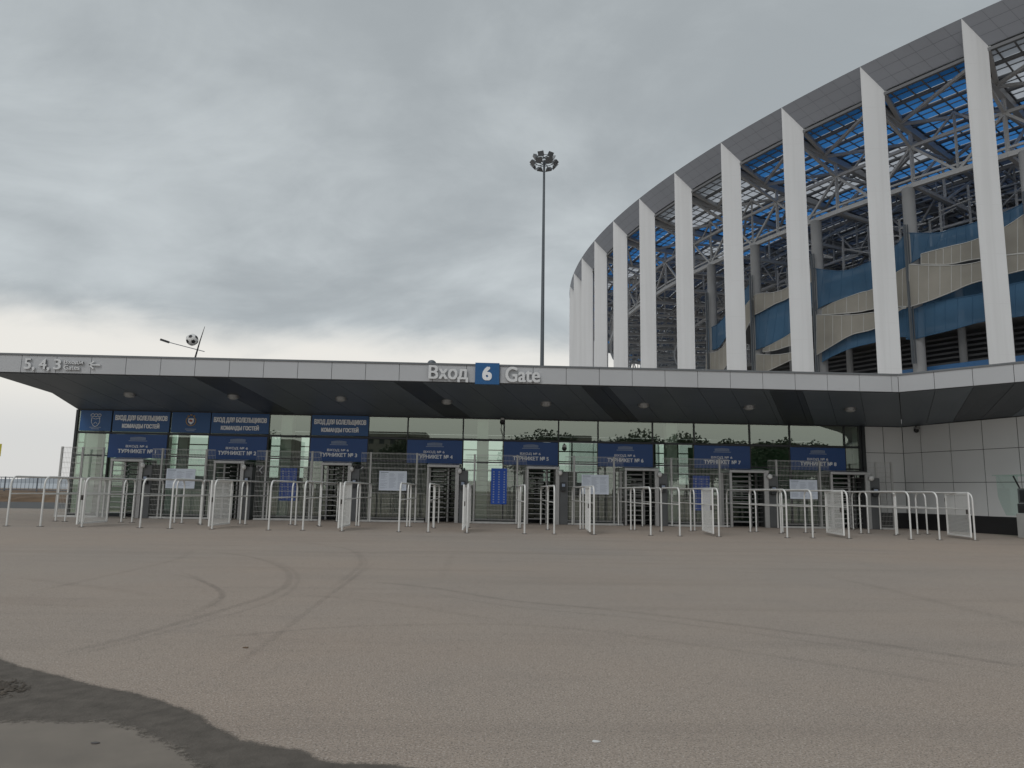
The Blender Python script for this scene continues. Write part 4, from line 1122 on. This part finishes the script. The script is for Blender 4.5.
# bay right of the nearest pillar
net('blue_net', 'netblue', [(906, 233), (937, 233), (951.5, 229), (971.6, 223.6), (1003, 213), (1030, 200)], [(906, 266), (928.6, 253), (951.5, 246), (971.6, 241), (1003, 228), (1030, 210)], RN-.6, False)
net('beige_net', 'netbeige', [(921, 254), (936, 250), (951.5, 246), (971.6, 241), (1003, 228), (1032, 209)], [(921, 264), (936, 264.5), (951.5, 264), (971.6, 259.8), (1003, 255.4), (1032, 252)], RN-.4)
net('beige_net', 'netbeige', [(909, 264.5), (928.6, 265.5), (951.5, 265.5), (971.6, 263.5), (1003, 256), (1032, 253)], [(909, 307), (928.6, 301), (951.5, 292), (971.6, 283.5), (1003, 275), (1032, 268)], RN)
net('blue_net', 'netblue', [(906, 308), (914, 309), (930, 303), (951, 299), (980, 294), (1009, 285), (1032, 280)], [(906, 339), (914, 339), (930, 335), (951, 330), (980, 322), (1009, 317.5), (1032, 315)], RN-.5, False)
net('blue_net', 'netblue', [(920, 302), (945, 294), (971, 284), (1003, 275), (1032, 268)], [(920, 312), (945, 311), (971, 309), (1003, 305), (1032, 300)], RN-3, False)
# bay between the two near pillars
net('blue_net', 'netblue', [(811.7, 268), (828, 270.3), (847, 270.3), (870.3, 261.4), (894, 247), (905.5, 234)], [(813, 312.5), (823.4, 305.5), (847, 296.6), (872.7, 288), (893.8, 272.7), (907, 266)], RN-.6, False)
net('beige_net', 'netbeige', [(822, 309), (835, 302), (858.6, 293.3), (873.8, 288.6), (896, 272.7), (908, 266.5)], [(822, 314.6), (835, 314), (858.6, 312), (873.8, 309), (896, 306.7), (908, 306.7)], RN-.4)
net('beige_net', 'netbeige', [(816.6, 315), (832.8, 315.3), (851.6, 315), (876.2, 312), (898.4, 308.3), (906, 307)], [(816.6, 355), (832.8, 345.3), (851.6, 334.8), (876.2, 327.8), (898.4, 311), (906, 308)], RN)
net('blue_net', 'netblue', [(822, 352), (832.8, 345.5), (851.6, 335), (876.2, 328), (898.4, 311), (907, 308)], [(822, 362), (832.8, 356), (851.6, 348), (876.2, 342), (898.4, 337), (907, 337)], RN-.5, False)
# bay between second and third pillars
net('beige_net', 'netbeige', [(745, 306), (756, 294.5), (774, 292.4), (789, 286.4), (812, 268)], [(745, 315), (756, 314), (774, 304.4), (789, 297.5), (812, 281)], RN-.4)
net('blue_net', 'netblue', [(755, 315.5), (774, 305), (790, 298), (812, 282)], [(755, 350), (768, 345), (789, 333.5), (812, 314)], RN-.6, False)
net('beige_net', 'netbeige', [(763, 349), (776, 342), (789, 334.5), (812, 316)], [(763, 352), (776, 350), (789, 346), (812, 340)], RN-.4)
net('beige_net', 'netbeige', [(756, 354), (772, 355), (789, 353), (812, 346)], [(756, 376), (772, 369), (789, 361), (812, 350)], RN)
net('beige_net', 'netbeige', [(706, 353), (715, 352), (724, 345), (738, 318), (753, 298)], [(706, 376), (715, 372), (724, 369), (738, 345), (753, 316)], RN-.2)
net('blue_net', 'netblue', [(708, 329), (720, 322), (737, 300), (753, 280)], [(708, 350), (720, 346), (737, 318), (753, 297)], RN-.7, False)

# ------------------------------------------------------------------ far left: railing, yellow sign
rl_ = thing('embankment_railing', 'dark metal railing along the earth bank at the far left edge', 'railing', (0, 57, .6))
b = MB()
for z in (.12, 1.05): b.bar((-80, 0, z), (-18, 0, z), .06)
b.build('rail', 'rail', rl_)
x = -80+.5
bs = MB()
while x < -18:
    q = MB(); q.bar((x, 0, 0), (x, 0, 1.1), .07); q.build('post', 'rail', rl_)
    for k in range(1, 8): bs.bar((x+k*.30, 0, .12), (x+k*.30, 0, 1.03), .022)
    x += 2.4
bs.build('balusters', 'rail', rl_)
yp = onY(-4, 450, 42.)
ys = thing('road_sign', 'yellow sign plate on a post cut by the left picture edge', 'sign', (yp[0], 42, 0))
b = MB(); b.tube([(0, 0, 0), (0, 0, 3.4)], .04, 8); b.build('post', 'galv', ys)
b = MB(); b.box(-.32, .32, -.06, -.045, 2.7, 3.4); b.build('plate', 'yellow', ys, .004)

# ------------------------------------------------------------------ town behind the viewer (seen mirrored in the glass)
def block(x, y, w, d, h, label):
    t = thing('apartment_block', label, 'building', (x, y, 0), 'blocks across the road, mirrored in the glass')
    b = MB(); b.box(-w/2, w/2, -d/2, d/2, 0, h); b.build('wall', 'brick1', t)
    q = MB(); z = 1.6
    while z+1.4 < h:
        xx = -w/2+1.2
        while xx+1.3 < w/2: q.box(xx, xx+1.4, d/2-.01, d/2+.05, z, z+1.4); xx += 3
        z += 3
    q.build('windows', 'blockwin', t)
block(-26, -150, 20, 14, 17, 'block mirrored left of turnstile sign № 4')
block(27, -155, 9, 10, 17.5, 'narrow block mirrored left of turnstile sign № 6')
block(84, -150, 12, 14, 16, 'block mirrored behind turnstile sign № 8')
block(-75, -160, 40, 14, 15, 'long block mirrored at the left of the glass')
def tree(x, y, h, label, seed):
    rt = random.Random(seed); h *= 1.14; t = thing('tree', label, 'tree', (x, y, 0), 'trees across the road, mirrored in the glass')
    b = MB(); b.tube([(0, 0, 0), (.1, 0, h*.4), (0, .1, h*.8)], .3, 8, True, .06)
    for k in range(6):
        a = rt.random()*6.28; b.tube([(0, 0, h*(.3+.08*k)), (math.cos(a)*h*.2, math.sin(a)*h*.2, h*(.45+.08*k))], .1, 5, True, .03)
    b.build('trunk', 'bark', t)
    c = MB()
    lobes = [(rt.uniform(-.42, .42)*h, rt.uniform(-.2, .2)*h, h*rt.uniform(.42, .86), h*rt.uniform(.17, .26)) for _ in range(11)]
    for k in range(5200):
        lx_, ly_, lz_, lr_ = lobes[k % 11]
        v = Vector((rt.gauss(0, 1), rt.gauss(0, 1), rt.gauss(0, .8))); v = v.normalized()*lr_*rt.random()**.4*(.88+.2*rt.random())
        p = Vector((lx_, ly_, lz_))+v; a = Vector((rt.uniform(-1, 1), rt.uniform(-1, 1), rt.uniform(-1, 1))).normalized()*.2; d_ = a.orthogonal().normalized()*.18
        c.quad(p-a-d_, p+a-d_, p+a+d_, p-a+d_)
    c.build('crown', 'leaf', t)
TR = [(-48, -100, 11, 'far left of the row'), (12, -102, 12.5, 'nearest the middle of the facade'), (16, -104, 12, 'second right of the middle'), (21, -102, 11.5, 'third right of the middle'), (33.5, -103, 12, 'alone behind sign № 6'),
      (41, -101, 13, 'tallest of a close pair'), (46, -104, 12.5, 'shorter of a close pair'), (54, -102, 12, 'behind sign № 7'), (63, -102, 11.5, 'right of sign № 7'), (70, -100, 12.5, 'last but one at the right'), (78, -102, 11, 'last at the right'), (-17, -103, 10.5, 'left of sign № 4')]
for k, (x, y, h, d_) in enumerate(TR):
    tree(x, y, h, 'dark bushy tree in the glass reflection, %s' % d_, k)

# ------------------------------------------------------------------ sky and light
w = bpy.data.worlds.new('World'); sc.world = w; w.use_nodes = True; nt = w.node_tree
N = nt.nodes.new; L = nt.links.new
bg = nt.nodes['Background']; bg.inputs['Strength'].default_value = .1
SUN_EL, SUN_AZ = 48, 215
sky = N('ShaderNodeTexSky'); sky.sky_type = 'NISHITA'; sky.sun_disc = False; sky.sun_elevation = R(SUN_EL); sky.sun_rotation = R(SUN_AZ)
tc = N('ShaderNodeTexCoord'); sep = N('ShaderNodeSeparateXYZ'); L(tc.outputs['Generated'], sep.inputs[0])
def M_(op, a, b=None, clamp=False):
    n = N('ShaderNodeMath'); n.operation = op; n.use_clamp = clamp
    for k, v in ((0, a), (1, b)):
        if v is None: continue
        if isinstance(v, (int, float)): n.inputs[k].default_value = v
        else: L(v, n.inputs[k])
    return n.outputs[0]
zc = M_('MAXIMUM', sep.outputs['Z'], 0.0)
den = M_('ADD', zc, .42)
px = M_('DIVIDE', sep.outputs['X'], den); py = M_('DIVIDE', sep.outputs['Y'], den)
cmb = N('ShaderNodeCombineXYZ'); L(px, cmb.inputs[0]); L(py, cmb.inputs[1])
def cn(scale, det, rough, loc, dist=0., stretch=(1, 1, 1)):
    mp = N('ShaderNodeMapping'); mp.inputs['Location'].default_value = loc; mp.inputs['Scale'].default_value = stretch; L(cmb.outputs[0], mp.inputs['Vector'])
    n = N('ShaderNodeTexNoise'); n.inputs['Scale'].default_value = scale; n.inputs['Detail'].default_value = det; n.inputs['Roughness'].default_value = rough; n.inputs['Distortion'].default_value = dist
    L(mp.outputs[0], n.inputs['Vector']); return n.outputs['Fac']
def mr(f, a, b, c=0., d=1., smooth=True):
    n = N('ShaderNodeMapRange'); n.inputs['From Min'].default_value = a; n.inputs['From Max'].default_value = b; n.inputs['To Min'].default_value = c; n.inputs['To Max'].default_value = d
    if smooth: n.interpolation_type = 'SMOOTHSTEP'
    L(f, n.inputs['Value']); return n.outputs[0]
def mixc(f, a, b):
    n = N('ShaderNodeMix'); n.data_type = 'RGBA'
    if isinstance(f, (int, float)): n.inputs['Factor'].default_value = f
    else: L(f, n.inputs['Factor'])
    for k, v in (('A', a), ('B', b)):
        if isinstance(v, tuple): n.inputs[k].default_value = (*[10*c for c in v], 1)
        else: L(v, n.inputs[k])
    return n.outputs['Result']
big = cn(.95, 4, .5, (1.3, .4, 0), .5)
mid_ = cn(2.3, 9, .55, (4.1, 2.2, 0), .7, (.85, 1.15, 1))
fine = cn(7, 8, .6, (7, 1, 0), .4, (.8, 1.2, 1))
f1 = M_('ADD', M_('MULTIPLY', big, .55), M_('ADD', M_('MULTIPLY', mid_, .35), M_('MULTIPLY', fine, .14)))
# darker overhead to the right, as one large bank of cloud
bankv = mr(M_('ADD', M_('MULTIPLY', sep.outputs['X'], .55), sep.outputs['Z']), .25, .75)
f2 = M_('SUBTRACT', f1, M_('MULTIPLY', bankv, .10))
cloud = mixc(mr(f2, .36, .61), (.375, .408, .424), (.605, .65, .665))
low = mr(sep.outputs['Z'], .10, .28, 1., 0.)
lowmask = mr(M_('ADD', M_('MULTIPLY', f1, .8), M_('MULTIPLY', low, .46)), .47, .72)
glow = mixc(mr(sep.outputs['Z'], .05, .13), (.69, .69, .68), (.86, .835, .78))
horizon = mixc(lowmask, cloud, glow)
allsky = mixc(.94, sky.outputs[0], horizon)
L(allsky, bg.inputs['Color'])
sun = bpy.data.lights.new('sun', 'SUN'); sun.energy = .9; sun.angle = R(25); sun.color = (1, .98, .96)
so = bpy.data.objects.new('sun', sun); COL.objects.link(so)
az = R(SUN_AZ); el = R(SUN_EL)
dirv = Vector((math.sin(az)*math.cos(el), math.cos(az)*math.cos(el), math.sin(el)))
so.rotation_euler = dirv.to_track_quat('Z', 'Y').to_euler()

vs_ = sc.view_settings; vs_.view_transform = 'Standard'; vs_.look = 'None'; vs_.gamma = 1; vs_.exposure = 0; vs_.use_curve_mapping = False
sc.cycles.max_bounces = 8; sc.cycles.transparent_max_bounces = 24; sc.cycles.glossy_bounces = 4
